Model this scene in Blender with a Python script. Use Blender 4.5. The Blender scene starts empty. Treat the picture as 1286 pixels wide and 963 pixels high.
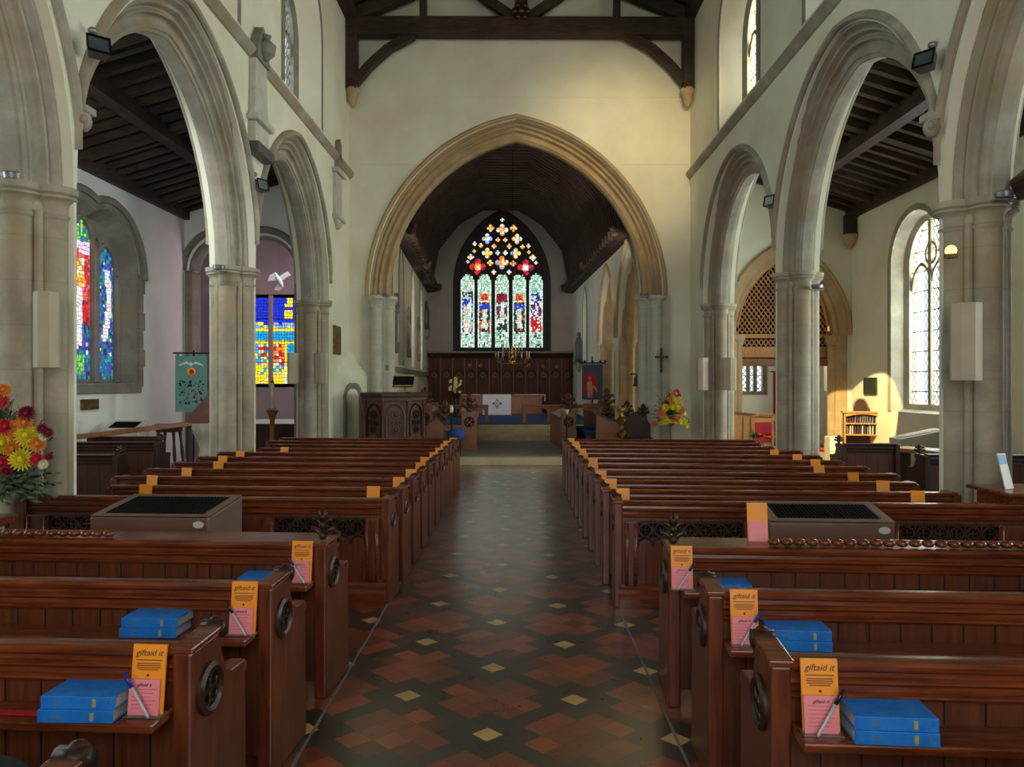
import bpy, math, random
from mathutils import Vector, Matrix
R_ = random.Random(7)
C = bpy.context.scene.collection
PI = math.pi
sc = bpy.context.scene

# ------------------------------------------------------------------ mesh builder
class MB:
    def __init__(s): s.v=[]; s.f=[]; s.col=[]
    def quad(s,*p):
        n=len(s.v); s.v+= [tuple(q) for q in p]; s.f.append(tuple(range(n,n+len(p)))); return s
    def add(s,vs,fs,M=None):
        n=len(s.v)
        s.v += [tuple(M@Vector(q)) if M is not None else tuple(q) for q in vs]
        s.f += [tuple(i+n for i in f) for f in fs]; return s
    def box(s,x0,x1,y0,y1,z0,z1,M=None):
        vs=[(x0,y0,z0),(x1,y0,z0),(x1,y1,z0),(x0,y1,z0),(x0,y0,z1),(x1,y0,z1),(x1,y1,z1),(x0,y1,z1)]
        fs=[(0,3,2,1),(4,5,6,7),(0,1,5,4),(1,2,6,5),(2,3,7,6),(3,0,4,7)]
        return s.add(vs,fs,M)
    def beam(s,a,b,w,h,up=(0,0,1)):
        a=Vector(a); b=Vector(b); d=(b-a).normalized(); u=Vector(up)
        x=d.cross(u)
        if x.length<1e-4: x=d.cross(Vector((1,0,0)))
        x.normalize(); z=x.cross(d).normalized()
        vs=[]
        for p in (a,b):
            for sx,sz in ((-1,-1),(1,-1),(1,1),(-1,1)): vs.append(p+x*sx*w/2+z*sz*h/2)
        return s.add(vs,[(0,1,2,3),(7,6,5,4),(0,4,5,1),(1,5,6,2),(2,6,7,3),(3,7,4,0)])
    def tube(s,pts,r,n=8,cap=True):
        pts=[Vector(p) for p in pts]; rs=r if isinstance(r,(list,tuple)) else [r]*len(pts)
        vs=[];fs=[]; prev=None
        for i,p in enumerate(pts):
            d=(pts[min(i+1,len(pts)-1)]-pts[max(i-1,0)]).normalized()
            if prev is None:
                prev=d.cross(Vector((0,0,1)))
                if prev.length<1e-3: prev=d.cross(Vector((1,0,0)))
            x=(prev-d*prev.dot(d)).normalized(); prev=x; y=d.cross(x)
            for k in range(n):
                a=2*PI*k/n; vs.append(p+(x*math.cos(a)+y*math.sin(a))*rs[i])
        for i in range(len(pts)-1):
            for k in range(n):
                k2=(k+1)%n; fs.append((i*n+k,i*n+k2,(i+1)*n+k2,(i+1)*n+k))
        if cap: fs.append(tuple(range(n))[::-1]); fs.append(tuple(range((len(pts)-1)*n,len(pts)*n)))
        return s.add(vs,fs)
    def lathe(s,prof,n=16,c=(0,0,0),M=None,a0=0,sx=1,sy=1):
        vs=[];fs=[]
        for r,z in prof:
            for k in range(n):
                a=a0+2*PI*k/n; vs.append((c[0]+r*math.cos(a)*sx,c[1]+r*math.sin(a)*sy,c[2]+z))
        m=len(prof)
        for i in range(m-1):
            for k in range(n):
                k2=(k+1)%n; fs.append((i*n+k,i*n+k2,(i+1)*n+k2,(i+1)*n+k))
        fs.append(tuple(range(n))[::-1]); fs.append(tuple(range((m-1)*n,m*n)))
        return s.add(vs,fs,M)
    def ball(s,c,r,n=8,sz=1,sx=1,sy=1):
        prof=[(max(1e-4,r*math.sin(PI*i/(n//2+1))),-r*math.cos(PI*i/(n//2+1))*sz) for i in range(n//2+2)]
        return s.lathe(prof,n,c,sx=sx,sy=sy)
    def prism(s,poly,axis,a0,a1,M=None):
        """poly 2D; axis 'x': poly=(y,z); 'y': poly=(x,z); 'z': poly=(x,y)"""
        def p(u,w,a):
            return (a,u,w) if axis=='x' else ((u,a,w) if axis=='y' else (u,w,a))
        n=len(poly)
        vs=[p(u,w,a0) for u,w in poly]+[p(u,w,a1) for u,w in poly]
        fs=[tuple(range(n))[::-1],tuple(range(n,2*n))]+[(i,(i+1)%n,n+(i+1)%n,n+i) for i in range(n)]
        return s.add(vs,fs,M)
    def torus(s,c,R,r,plane='xz',n=20,m=6,a0=0,a1=2*PI):
        pts=[]
        full=abs(a1-a0-2*PI)<1e-6
        k=n+1
        for i in range(k):
            a=a0+(a1-a0)*i/n
            u,w=R*math.cos(a),R*math.sin(a)
            pts.append((c[0]+u,c[1],c[2]+w) if plane=='xz' else ((c[0],c[1]+u,c[2]+w) if plane=='yz' else (c[0]+u,c[1]+w,c[2])))
        return s.tube(pts,r,m,cap=not full)
    def build(s,name,m,parent=None,smooth=False,bevel=0,auto=False):
        me=bpy.data.meshes.new(name); me.from_pydata(s.v,[],s.f); me.update()
        o=bpy.data.objects.new(name,me); C.objects.link(o)
        if m is not None: me.materials.append(m)
        if smooth or auto:
            me.polygons.foreach_set('use_smooth',[True]*len(me.polygons))
            if auto:
                try: me.set_sharp_from_angle(angle=math.radians(38))
                except Exception: pass
        if parent: o.parent=parent
        if bevel:
            b=o.modifiers.new('bevel','BEVEL'); b.width=bevel; b.segments=2; b.limit_method='ANGLE'; b.angle_limit=math.radians(50)
        return o

def tag(o,label=None,cat=None,group=None,kind=None):
    if label: o['label']=label
    if cat: o['category']=cat
    if group: o['group']=group
    if kind: o['kind']=kind
    return o
def thing(name,label,cat,loc=(0,0,0),rz=0,group=None):
    o=bpy.data.objects.new(name,None); C.objects.link(o); o.empty_display_size=.1
    o.location=loc; o.rotation_euler=(0,0,rz)
    return tag(o,label,cat,group)
def struct(o): o['kind']='structure'; return o
def semp(name,loc=(0,0,0),rz=0):
    o=bpy.data.objects.new(name,None); C.objects.link(o); o.location=loc; o.rotation_euler=(0,0,rz); o['kind']='structure'; return o
def copy_tree(o,parent=None):
    c=o.copy(); C.objects.link(c)
    if parent is not None: c.parent=parent
    for ch in [x for x in bpy.data.objects if x.parent==o]: copy_tree(ch,c)
    return c
def dup(o,loc,rz,label,group=None):
    c=copy_tree(o); c.location=loc; c.rotation_euler=(0,0,rz); c['label']=label
    if group: c['group']=group
    return c
def at(px,py,Y):   # a photo direction and a depth give a place in the church
    return ((px-650)*Y/1000.0, 1.6-(py-481)*Y/1000.0)

# ------------------------------------------------------------------ materials
def srgb(r,g,b):
    def f(c):
        c/=255.0
        return c/12.92 if c<=.04045 else ((c+.055)/1.055)**2.4
    return (f(r),f(g),f(b),1)
class N:
    def __init__(s,name):
        s.m=bpy.data.materials.new(name); s.m.use_nodes=True; s.t=s.m.node_tree
        s.b=s.t.nodes['Principled BSDF']
    def n(s,k,**kw):
        x=s.t.nodes.new(k)
        for a,b in kw.items(): setattr(x,a,b)
        return x
    def put(s,inp,val):
        if isinstance(val,(int,float,tuple,list)): inp.default_value=val
        else: s.t.links.new(val,inp)
    def math(s,op,a,b=0.0,c=None):
        x=s.n('ShaderNodeMath',operation=op); s.put(x.inputs[0],a); s.put(x.inputs[1],b)
        if c is not None: s.put(x.inputs[2],c)
        return x.outputs[0]
    def mix(s,fac,a,b,blend='MIX'):
        x=s.n('ShaderNodeMix',data_type='RGBA',blend_type=blend)
        s.put(x.inputs[0],fac); s.put(x.inputs[6],a); s.put(x.inputs[7],b); return x.outputs[2]
    def coord(s,kind='Object',scale=(1,1,1)):
        tc=s.n('ShaderNodeTexCoord'); mp=s.n('ShaderNodeMapping'); mp.inputs[3].default_value=scale
        s.t.links.new(tc.outputs[kind],mp.inputs[0]); return mp.outputs[0]
    def noise(s,vec,scale,detail=4,rough=.6):
        x=s.n('ShaderNodeTexNoise'); s.t.links.new(vec,x.inputs['Vector']); x.inputs['Scale'].default_value=scale
        x.inputs['Detail'].default_value=detail; x.inputs['Roughness'].default_value=rough; return x.outputs['Fac']
    def ramp(s,f,stops):
        x=s.n('ShaderNodeValToRGB'); s.t.links.new(f,x.inputs[0]); e=x.color_ramp.elements
        while len(e)<len(stops): e.new(.5)
        for i,(p,c) in enumerate(stops): e[i].position=p; e[i].color=c if len(c)==4 else (*c,1)
        return x.outputs[0]
    def bump(s,h,st=.3,dist=.01):
        x=s.n('ShaderNodeBump'); x.inputs['Strength'].default_value=st; x.inputs['Distance'].default_value=dist
        s.t.links.new(h,x.inputs['Height']); s.t.links.new(x.outputs[0],s.b.inputs['Normal'])
    def base(s,c,rough=.5,metal=0,spec=.5):
        s.put(s.b.inputs['Base Color'],c); s.put(s.b.inputs['Roughness'],rough); s.put(s.b.inputs['Metallic'],metal)
        s.b.inputs['Specular IOR Level'].default_value=spec
def simple(name,c,rough=.5,metal=0,c2=None,sc_=8,scale=(1,1,1),bump=0,spec=.5):
    m=N(name); v=m.coord('Object',scale); f=m.noise(v,sc_)
    c2=c2 or tuple(min(1,x*.7) for x in c[:3])+(1,)
    col=m.mix(m.ramp(f,[(.35,(0,0,0)),(.65,(1,1,1))]),c,c2)
    m.base(col,rough,metal,spec)
    if bump: m.bump(f,bump)
    return m.m
def plaster(name,c,c2):
    m=N(name); v=m.coord('Object'); f=m.noise(v,.9,6,.6); g=m.noise(v,14,3)
    col=m.mix(m.ramp(f,[(.38,(0,0,0)),(.7,(1,1,1))]),c,c2)
    m.base(col,.85,0,.2); m.bump(g,.25,.01); return m.m
def stone(name,c,c2,c3,joint=.34,coordk='Object'):
    m=N(name); v=m.coord(coordk); f=m.noise(v,2.2,6,.65); g=m.noise(v,30,3); h=m.noise(v,.9,3)
    col=m.mix(m.ramp(f,[(.36,(0,0,0)),(.62,(1,1,1))]),c,c2)
    col=m.mix(m.ramp(h,[(.5,(0,0,0)),(.68,(.8,.8,.8))]),col,c3)
    if joint:
        sp=m.n('ShaderNodeSeparateXYZ'); m.t.links.new(v,sp.inputs[0])
        fr=m.math('FRACT',m.math('DIVIDE',sp.outputs[2],joint)); ln=m.math('LESS_THAN',fr,.018)
        col=m.mix(m.math('MULTIPLY',ln,.35),col,tuple(x*.45 for x in c2[:3])+(1,))
    col=m.mix(m.math('MULTIPLY',g,.35),col,tuple(x*.6 for x in c[:3])+(1,))
    m.base(col,.8,0,.25); m.bump(g,.35,.006); return m.m
def wood(name,c,c2,rough=.35,scale=(1.5,14,14),plank=0,axis=0,spec=.5):
    m=N(name); v=m.coord('Object',scale); f=m.noise(v,3.0,6,.62); 
    col=m.mix(m.ramp(f,[(.3,(0,0,0)),(.68,(1,1,1))]),c,c2)
    v2=m.coord('Object'); k=m.noise(v2,1.1,2)
    col=m.mix(m.ramp(k,[(.4,(0,0,0)),(.7,(.55,.55,.55))]),col,tuple(x*.5 for x in c2[:3])+(1,))
    if plank:
        sp=m.n('ShaderNodeSeparateXYZ'); m.t.links.new(v2,sp.inputs[0])
        q=m.math('DIVIDE',sp.outputs[axis],plank); fr=m.math('FRACT',q)
        ln=m.math('LESS_THAN',fr,.05)
        wn=m.n('ShaderNodeTexWhiteNoise',noise_dimensions='1D'); m.t.links.new(m.math('FLOOR',q),wn.inputs['W'])
        col=m.mix(m.math('MULTIPLY',wn.outputs[0],.5),col,tuple(x*.45 for x in c[:3])+(1,))
        col=m.mix(ln,col,(.004,.002,.001,1))
    m.base(col,rough,0,spec); m.bump(f,.12,.004); return m.m
M={}
M['plaster']=plaster('plaster',srgb(226,222,200),srgb(212,206,178))
M['plaster_white']=plaster('plaster_white',srgb(228,230,222),srgb(214,216,208))
M['plaster_mauve']=plaster('plaster_mauve',srgb(140,124,124),srgb(124,108,110))
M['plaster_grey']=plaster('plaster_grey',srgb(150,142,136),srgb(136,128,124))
M['stone']=stone('stone',srgb(180,170,144),srgb(144,136,116),srgb(164,134,88))
M['stone_arch']=stone('stone_arch',srgb(178,170,150),srgb(142,136,120),srgb(150,128,92),0)
M['stone_warm']=stone('stone_warm',srgb(192,168,128),srgb(162,142,110),srgb(178,138,84))
M['stone_pale']=stone('stone_pale',srgb(200,196,178),srgb(176,172,154),srgb(180,168,138),.3)
M['stone_grey']=stone('stone_grey',srgb(146,140,126),srgb(118,112,102),srgb(140,124,98),.26)
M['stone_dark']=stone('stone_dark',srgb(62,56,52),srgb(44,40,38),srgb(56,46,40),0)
M['step']=stone('step',srgb(214,198,156),srgb(190,174,132),srgb(200,176,126),0)
M['pew']=wood('pew_oak',srgb(140,70,36),srgb(78,34,18),.24)
M['pew_end']=wood('pew_end_oak',srgb(124,62,34),srgb(76,34,18),.32,(14,14,1.5))
M['pew_plank']=wood('pew_planks',srgb(122,64,34),srgb(72,34,18),.4,(14,14,1.5),.118,0)
M['pew_carved']=simple('carved_oak',srgb(62,38,24),.4,0,srgb(36,20,12),12,bump=.5,spec=.35)
M['aisle_plank']=wood('aisle_planks',srgb(98,48,26),srgb(62,28,14),.45,(14,14,1.5),.15,0)
M['roof']=wood('roof_oak',srgb(78,62,50),srgb(48,38,32),.6,(8,1.5,8),spec=.2)
M['roof_x']=wood('roof_rafters',srgb(84,68,56),srgb(52,42,36),.6,(1.5,8,8),spec=.2)
M['roof_board']=wood('roof_boards',srgb(56,42,36),srgb(34,26,22),.75,(3,3,3),spec=.1)
M['chancel_wood']=wood('chancel_oak',srgb(164,98,48),srgb(116,64,30),.4,(14,14,2))
M['dark_wood']=wood('dark_oak',srgb(70,36,22),srgb(40,20,13),.4,(14,14,2))
M['reredos']=wood('reredos_oak',srgb(92,48,28),srgb(56,26,16),.6,(10,10,1.5),.21,0,spec=.2)
M['pulpit']=wood('pulpit_oak',srgb(112,70,46),srgb(74,42,28),.45,(10,10,3))
M['pale_wood']=wood('pale_wood',srgb(204,150,84),srgb(176,120,60),.4,(10,10,2))
M['heater']=simple('heater_paint',srgb(100,72,56),.45,0,srgb(92,64,50),3)
M['heater_trim']=simple('heater_trim',srgb(122,96,80),.4,0,srgb(112,86,70),3)
M['black']=simple('black_grille_and_shade',srgb(14,14,15),.9,0,srgb(6,6,6),60,spec=.1)
M['iron']=simple('black_iron',srgb(26,24,24),.45,.6)
M['brass']=simple('brass',srgb(196,158,84),.28,1,srgb(150,112,50),10)
M['brass_old']=simple('old_brass',srgb(140,112,58),.45,.8,srgb(96,74,40),16)
M['silver']=simple('grey_metal',srgb(150,152,156),.35,.7)
M['speaker']=simple('cream_speaker',srgb(176,164,138),.6,0,srgb(166,152,126),3)
M['white_box']=simple('white_cabinet',srgb(206,202,184),.5,0,srgb(196,192,172),3)
M['book_blue']=simple('blue_cloth',srgb(36,132,222),.45,0,srgb(26,112,202),24,bump=.15)
M['pages']=simple('book_pages',srgb(206,204,196),.8,0,srgb(176,174,168),90,(1,1,8))
M['gilt']=simple('gilt_label',srgb(206,190,110),.4,.3)
M['faded']=simple('faded_gilt',srgb(70,126,180),.5,0)
M['orange']=simple('orange_card',srgb(240,150,24),.45,0,srgb(234,140,16),3)
M['pink']=simple('pink_card',srgb(236,140,146),.5,0,srgb(230,130,138),3)
M['ink']=simple('printed_ink',srgb(70,38,20),.6)
M['pen_blue']=simple('pen_blue',srgb(36,44,150),.3)
M['pen_black']=simple('pen_black',srgb(24,22,26),.3)
M['pen_clear']=simple('pen_barrel',srgb(196,196,206),.2)
M['teal']=simple('teal_cloth',srgb(104,148,138),.8,0,srgb(92,134,126),5)
M['white_cloth']=simple('white_cloth',srgb(214,218,226),.8,0,srgb(200,206,218),5)
M['red']=simple('red_cloth',srgb(186,28,34),.8,0,srgb(160,20,28),5)
M['blue_cloth']=simple('blue_cloth_pad',srgb(36,78,160),.9,0,srgb(24,60,130),8)
M['carpet']=simple('blue_carpet',srgb(34,74,132),.95,0,srgb(24,56,104),20)
M['navy']=simple('navy_cloth',srgb(22,26,38),.9)
M['bronze']=simple('dark_panel',srgb(60,66,58),.35,.4)
M['leaf']=simple('leaves',srgb(70,104,54),.6,0,srgb(38,66,34),20)
M['leaf_grey']=simple('grey_green_leaves',srgb(84,104,66),.6,0,srgb(48,66,42),20)
def petal(n,c): return simple(n,c,.6,0,tuple(x*.75 for x in c[:3])+(1,),30)
M['f_yellow']=petal('yellow_petals',srgb(226,210,40)); M['f_red']=petal('red_petals',srgb(206,34,60))
M['f_orange']=petal('orange_petals',srgb(226,140,46)); M['f_white']=petal('cream_petals',srgb(232,228,180))
M['f_dark']=petal('dark_red_petals',srgb(130,28,46)); M['f_salmon']=petal('salmon_petals',srgb(232,112,84))
M['pot']=simple('terracotta',srgb(176,104,66),.7)
M['candle']=simple('candle_wax',srgb(226,220,196),.5)
M['marble']=simple('pale_marble',srgb(196,190,176),.5,0,srgb(176,170,156),4)
M['slate']=simple('slate',srgb(84,82,82),.5)
M['mirror']=simple('lamp_glass',srgb(150,170,172),.12,.8)
def emis(name,c,st):
    m=N(name); m.base((0,0,0,1)); m.b.inputs['Emission Color'].default_value=c; m.b.inputs['Emission Strength'].default_value=st; return m.m
M['lamp_glow']=emis('lamp_glow',srgb(255,196,110),3)
def stained_mat(name,st):
    m=N(name); a=m.n('ShaderNodeAttribute'); a.attribute_name='Col'
    v=m.coord('Object'); f=m.noise(v,26,3,.7)
    col=m.mix(m.ramp(f,[(.35,(0,0,0)),(.62,(1,1,1))]),a.outputs['Color'],(0.02,.02,.03,1))
    g=m.mix(.55,a.outputs['Color'],col)
    m.base((.01,.01,.012,1),.7,0,.1)
    m.t.links.new(g,m.b.inputs['Emission Color']); m.b.inputs['Emission Strength'].default_value=st; return m.m
M['stained']=stained_mat('stained_glass',1.8)
M['stained_bright']=stained_mat('stained_glass_bright',1.9)
def leaded(name,pitch=.12,vert=.17,line=.16,swap=False):
    """clear quarries held in a diamond net of lead"""
    m=N(name); v=m.coord('Object'); sp=m.n('ShaderNodeSeparateXYZ'); m.t.links.new(v,sp.inputs[0])
    x=m.math('DIVIDE',sp.outputs[0],pitch); z=m.math('DIVIDE',sp.outputs[2],vert)
    a=m.math('LESS_THAN',m.math('FRACT',m.math('ADD',x,z)),line)
    b=m.math('LESS_THAN',m.math('FRACT',m.math('SUBTRACT',x,z)),line)
    hb=m.math('LESS_THAN',m.math('FRACT',m.math('DIVIDE',sp.outputs[2],.36)),.05)
    f=m.math('MAXIMUM',m.math('MAXIMUM',a,b),hb)
    tr=m.n('ShaderNodeBsdfTransparent'); tr.inputs[0].default_value=(.86,.93,.92,1)
    ms=m.n('ShaderNodeMixShader'); m.base((.03,.03,.03,1),.6)
    m.t.links.new(f,ms.inputs[0]); m.t.links.new(tr.outputs[0],ms.inputs[1]); m.t.links.new(m.b.outputs[0],ms.inputs[2])
    out=[n for n in m.t.nodes if n.type=='OUTPUT_MATERIAL'][0]; m.t.links.new(ms.outputs[0],out.inputs[0]); return m.m
M['leaded']=leaded('leaded_glass')
def tiles():
    m=N('encaustic_tiles'); tc=m.n('ShaderNodeTexCoord'); sp=m.n('ShaderNodeSeparateXYZ'); m.t.links.new(tc.outputs['Object'],sp.inputs[0])
    X=m.math('ADD',sp.outputs[0],.1376); Y=m.math('ADD',m.math('SUBTRACT',sp.outputs[1],3.62),m.math('MULTIPLY',sp.outputs[0],.06))
    k=.7071
    u=m.math('MULTIPLY',m.math('ADD',X,Y),k); w=m.math('MULTIPLY',m.math('SUBTRACT',X,Y),k)
    L=.6
    def cell(q):
        q=m.math('ADD',q,.05+L*60)
        fr=m.math('MULTIPLY',m.math('FRACT',m.math('DIVIDE',q,L)),L)
        return q,fr
    qu,a=cell(u); qw,b=cell(w)
    ba=m.math('LESS_THAN',a,.1); bb=m.math('LESS_THAN',b,.1)
    ye=m.math('MULTIPLY',ba,bb); band=m.math('MAXIMUM',ba,bb)
    ia=m.math('DIVIDE',m.math('SUBTRACT',a,.1),.125); ib=m.math('DIVIDE',m.math('SUBTRACT',b,.1),.125)
    ea=m.math('MAXIMUM',m.math('LESS_THAN',ia,1),m.math('GREATER_THAN',ia,3)); eb=m.math('MAXIMUM',m.math('LESS_THAN',ib,1),m.math('GREATER_THAN',ib,3))
    corner=m.math('MULTIPLY',ea,eb); blk=m.math('MAXIMUM',band,corner)
    # each tile its own shade
    cu=m.math('FLOOR',m.math('ADD',m.math('MULTIPLY',m.math('FLOOR',m.math('DIVIDE',qu,L)),5),m.math('ADD',ia,1)))
    cw=m.math('FLOOR',m.math('ADD',m.math('MULTIPLY',m.math('FLOOR',m.math('DIVIDE',qw,L)),5),m.math('ADD',ib,1)))
    cb=m.n('ShaderNodeCombineXYZ'); m.t.links.new(cu,cb.inputs[0]); m.t.links.new(cw,cb.inputs[1])
    wn=m.n('ShaderNodeTexWhiteNoise',noise_dimensions='2D'); m.t.links.new(cb.outputs[0],wn.inputs[0])
    red=m.ramp(wn.outputs[0],[(0,srgb(92,44,30)),(.5,srgb(134,62,36)),(1,srgb(164,78,42))])
    black=m.mix(wn.outputs[0],srgb(34,38,34),srgb(48,50,44))
    yel=srgb(212,176,104)
    col=m.mix(blk,red,black); col=m.mix(ye,col,yel)
    def joint(i):
        fr=m.math('FRACT',i); return m.math('MAXIMUM',m.math('LESS_THAN',fr,.02),m.math('GREATER_THAN',fr,.98))
    j=m.math('MULTIPLY',m.math('MAXIMUM',joint(ia),joint(ib)),m.math('SUBTRACT',1,band))
    col=m.mix(m.math('MULTIPLY',j,.6),col,(.012,.01,.009,1))
    no=m.noise(tc.outputs['Object'],5,5); n2=m.noise(tc.outputs['Object'],40,3)
    col=m.mix(m.math('MULTIPLY',m.ramp(no,[(.4,(0,0,0)),(.75,(1,1,1))]),.4),col,(.07,.06,.05,1))
    ro=m.math('ADD',.2,m.math('MULTIPLY',no,.2))
    m.base(col,ro,0,.62); m.b.inputs['Coat Weight'].default_value=1; m.b.inputs['Coat Roughness'].default_value=.24; m.bump(m.math('ADD',m.math('MULTIPLY',wn.outputs[0],.6),m.math('MULTIPLY',n2,.3)),.1,.003); return m.m
M['tiles']=tiles()
M['slab']=stone('floor_slab',srgb(160,152,146),srgb(132,126,124),srgb(152,138,118),0)
M['slab_white']=M['plaster_white']

# ------------------------------------------------------------------ arches and walls
def arcR(a,r): return (a*a+r*r)/(2*a)
def arctop(x,a,r):
    Rr=arcR(a,r); cx=Rr-a
    v=Rr*Rr-(abs(x)+cx)**2
    return math.sqrt(max(0,v))
def outline(a,zb,zs,r,n=10,c=0):
    pts=[(c-a,zb),(c-a,zs)]
    for i in range(1,2*n):
        x=-a*math.cos(PI*i/(2*n)); pts.append((c+x,zs+arctop(x,a,r)))
    return pts+[(c+a,zs),(c+a,zb)]
def wall(name,p0,p1,z0,z1,th,holes,m,ztop=None):
    """wall from p0 to p1 (plan), th thick to the left of that direction, pierced by arched holes (c,a,zb,zs,r)"""
    p0=Vector(p0); p1=Vector(p1); d=(p1-p0); L=d.length; d.normalize(); n=Vector((-d.y,d.x))*th
    mb=MB(); zt=ztop or (lambda s:z1)
    br={0,L}
    if ztop: br|={L*i/8 for i in range(9)}
    for c,a,zb,zs,r in holes:
        for i in range(25): 
            s=c-a*math.cos(PI*i/24)
            if 0<s<L: br.add(round(s,5))
    br=sorted(br)
    def P(s,z,k): 
        q=p0+d*s+n*k; return (q.x,q.y,z)
    def top(h,s): return h[3]+arctop(min(max(s-h[0],-h[1]),h[1]),h[1],h[4])
    for s0,s1 in zip(br,br[1:]):
        if s1-s0<1e-5: continue
        mid=(s0+s1)/2
        act=sorted([h for h in holes if abs(mid-h[0])<h[1]],key=lambda h:h[2])
        def iv(s):
            cur=z0; out=[]
            for h in act: out.append((cur,h[2])); cur=top(h,s)
            out.append((cur,zt(s))); return out
        A=iv(s0); B=iv(s1)
        for k,((a0,a1),(b0,b1)) in enumerate(zip(A,B)):
            if a1-a0<1e-4 and b1-b0<1e-4: continue
            mb.quad(P(s0,a0,0),P(s1,b0,0),P(s1,b1,0),P(s0,a1,0))
            mb.quad(P(s0,a1,1),P(s1,b1,1),P(s1,b0,1),P(s0,a0,1))
            if k<len(act): mb.quad(P(s0,a1,0),P(s1,b1,0),P(s1,b1,1),P(s0,a1,1))
            if k>0: mb.quad(P(s0,a0,0),P(s0,a0,1),P(s1,b0,1),P(s1,b0,0))
            if k==len(A)-1: mb.quad(P(s0,a1,0),P(s1,b1,0),P(s1,b1,1),P(s0,a1,1))
    for h in holes:
        for s in (h[0]-h[1],h[0]+h[1]):
            if 0<=s<=L: mb.quad(P(s,h[2],0),P(s,h[2],1),P(s,h[3],1),P(s,h[3],0))
    for s in (0,L): mb.quad(P(s,z0,0),P(s,z0,1),P(s,zt(s),1),P(s,zt(s),0))
    return struct(mb.build(name,m))
def arch_sweep(mb,a,r,prof,zs,n=22,c=0,both=True,depth0=0.0,lim=99):
    """prof: (d radial, w depth from arch centre plane); local x along wall, y depth, z up"""
    Rr=arcR(a,r); cx=Rr-a
    rows=[]
    for side in (-1,1):
        grid=[]
        for i in range(n+1):
            row=[]
            for dd,w in prof:
                th=math.acos(max(-1,min(1,cx/(Rr+dd))))*(i/n)
                row.append((c+side*min(lim,(Rr+dd)*math.cos(th)-cx),w+depth0,zs+(Rr+dd)*math.sin(th)))
            grid.append(row)
        m=len(prof); vs=[p for row in grid for p in row]
        fs=[]
        for i in range(n):
            for j in range(m-1):
                q=(i*m+j,i*m+j+1,(i+1)*m+j+1,(i+1)*m+j)
                if all(abs(vs[k][0]-c)>=lim-1e-6 for k in q): continue
                fs.append(q if side==-1 else q[::-1])
        mb.add(vs,fs)
def roll(c,r,a0,a1,k=5): return [(c[0]+r*math.cos(a0+(a1-a0)*i/k),c[1]+r*math.sin(a0+(a1-a0)*i/k)) for i in range(k+1)]
def halfprof(W,sc_=1.0):
    # radial d, depth w (towards the room = negative y): orders stepping out to the wall face W
    q=W/.3
    p=[(0,0),(0,.055),(.012,.062),(.016,.085),(.05,.10),(.055,.118),(.075,.122),(.10,.112),(.13,.095),(.17,.092),(.195,.105),(.205,.125),(.205,.148)]
    p+=[(.212,.165),(.232,.172),(.25,.165),(.262,.15),(.28,.148),(.292,.162),(.298,.19),(.312,.212),(.34,.218),(.355,.205),(.365,.2),(.378,.212),(.385,.235),(.40,.262),(.42,.262),(.432,.25),(.44,.256)]
    p=[(d*sc_,w*q) for d,w in p]
    return p+[(.44*sc_,W)]
def voussoir(name,label,cat,loc,rz,a,r,zs,W,sc_=1.0,m=None,group=None,hood=True,both=True,lim=99):
    t=thing(name,label,cat,loc,rz,group)
    hp=halfprof(W,sc_)
    prof=[(d,-w) for d,w in hp[::-1]]+([(d,w) for d,w in hp[1:]] if both else [])
    mb=MB(); arch_sweep(mb,a,r,prof,zs,lim=lim); mb.build('moulding',m or M['stone_arch'],t,auto=True)
    if hood:
        for sgn in ((-1,1) if both else (-1,)):
            h=[(.44*sc_,sgn*(W-.01)),(.43*sc_,sgn*(W+.03)),(.45*sc_,sgn*(W+.06)),(.49*sc_,sgn*(W+.065)),(.53*sc_,sgn*(W+.02)),(.53*sc_,sgn*(W-.01))]
            mb=MB(); arch_sweep(mb,a,r,h if sgn<0 else h[::-1],zs,lim=lim); mb.build('hood_mould',m or M['stone_arch'],t,auto=True)
    return t
# ------------------------------------------------------------------ the shell
LX,RX=-3.5,3.6          # nave faces of the two arcades
WT=.6
LP=[-1.85,2.3,6.3,10.62,14.8]; RP=[-1.95,2.45,6.78,11.1,15.45]
SPR=3.13
YE=16.6; YW=-4.6
AX=6.95
floor=MB().box(-11,11,YW-.5,15.5,-.2,0).build('floor',M['tiles']); struct(floor)
fs_=MB().box(-11,-3.9,15.5,34,-.2,0); fs_.box(3.9,11,15.5,34,-.2,0); struct(fs_.build('floor_chapels',M['slab']))
struct(MB().box(-3.9,3.9,15.52,34,-.2,.13).build('floor_chancel',M['slab']))
struct(MB().box(-3.45,3.6,15.44,15.75,0.0,.15).build('trim_step',M['step'],bevel=.01))
for x in (-.94,.715): struct(MB().box(x-.006,x+.006,YW,15.4,0,.003).build('trim_floor',M['stone_grey']))

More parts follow.
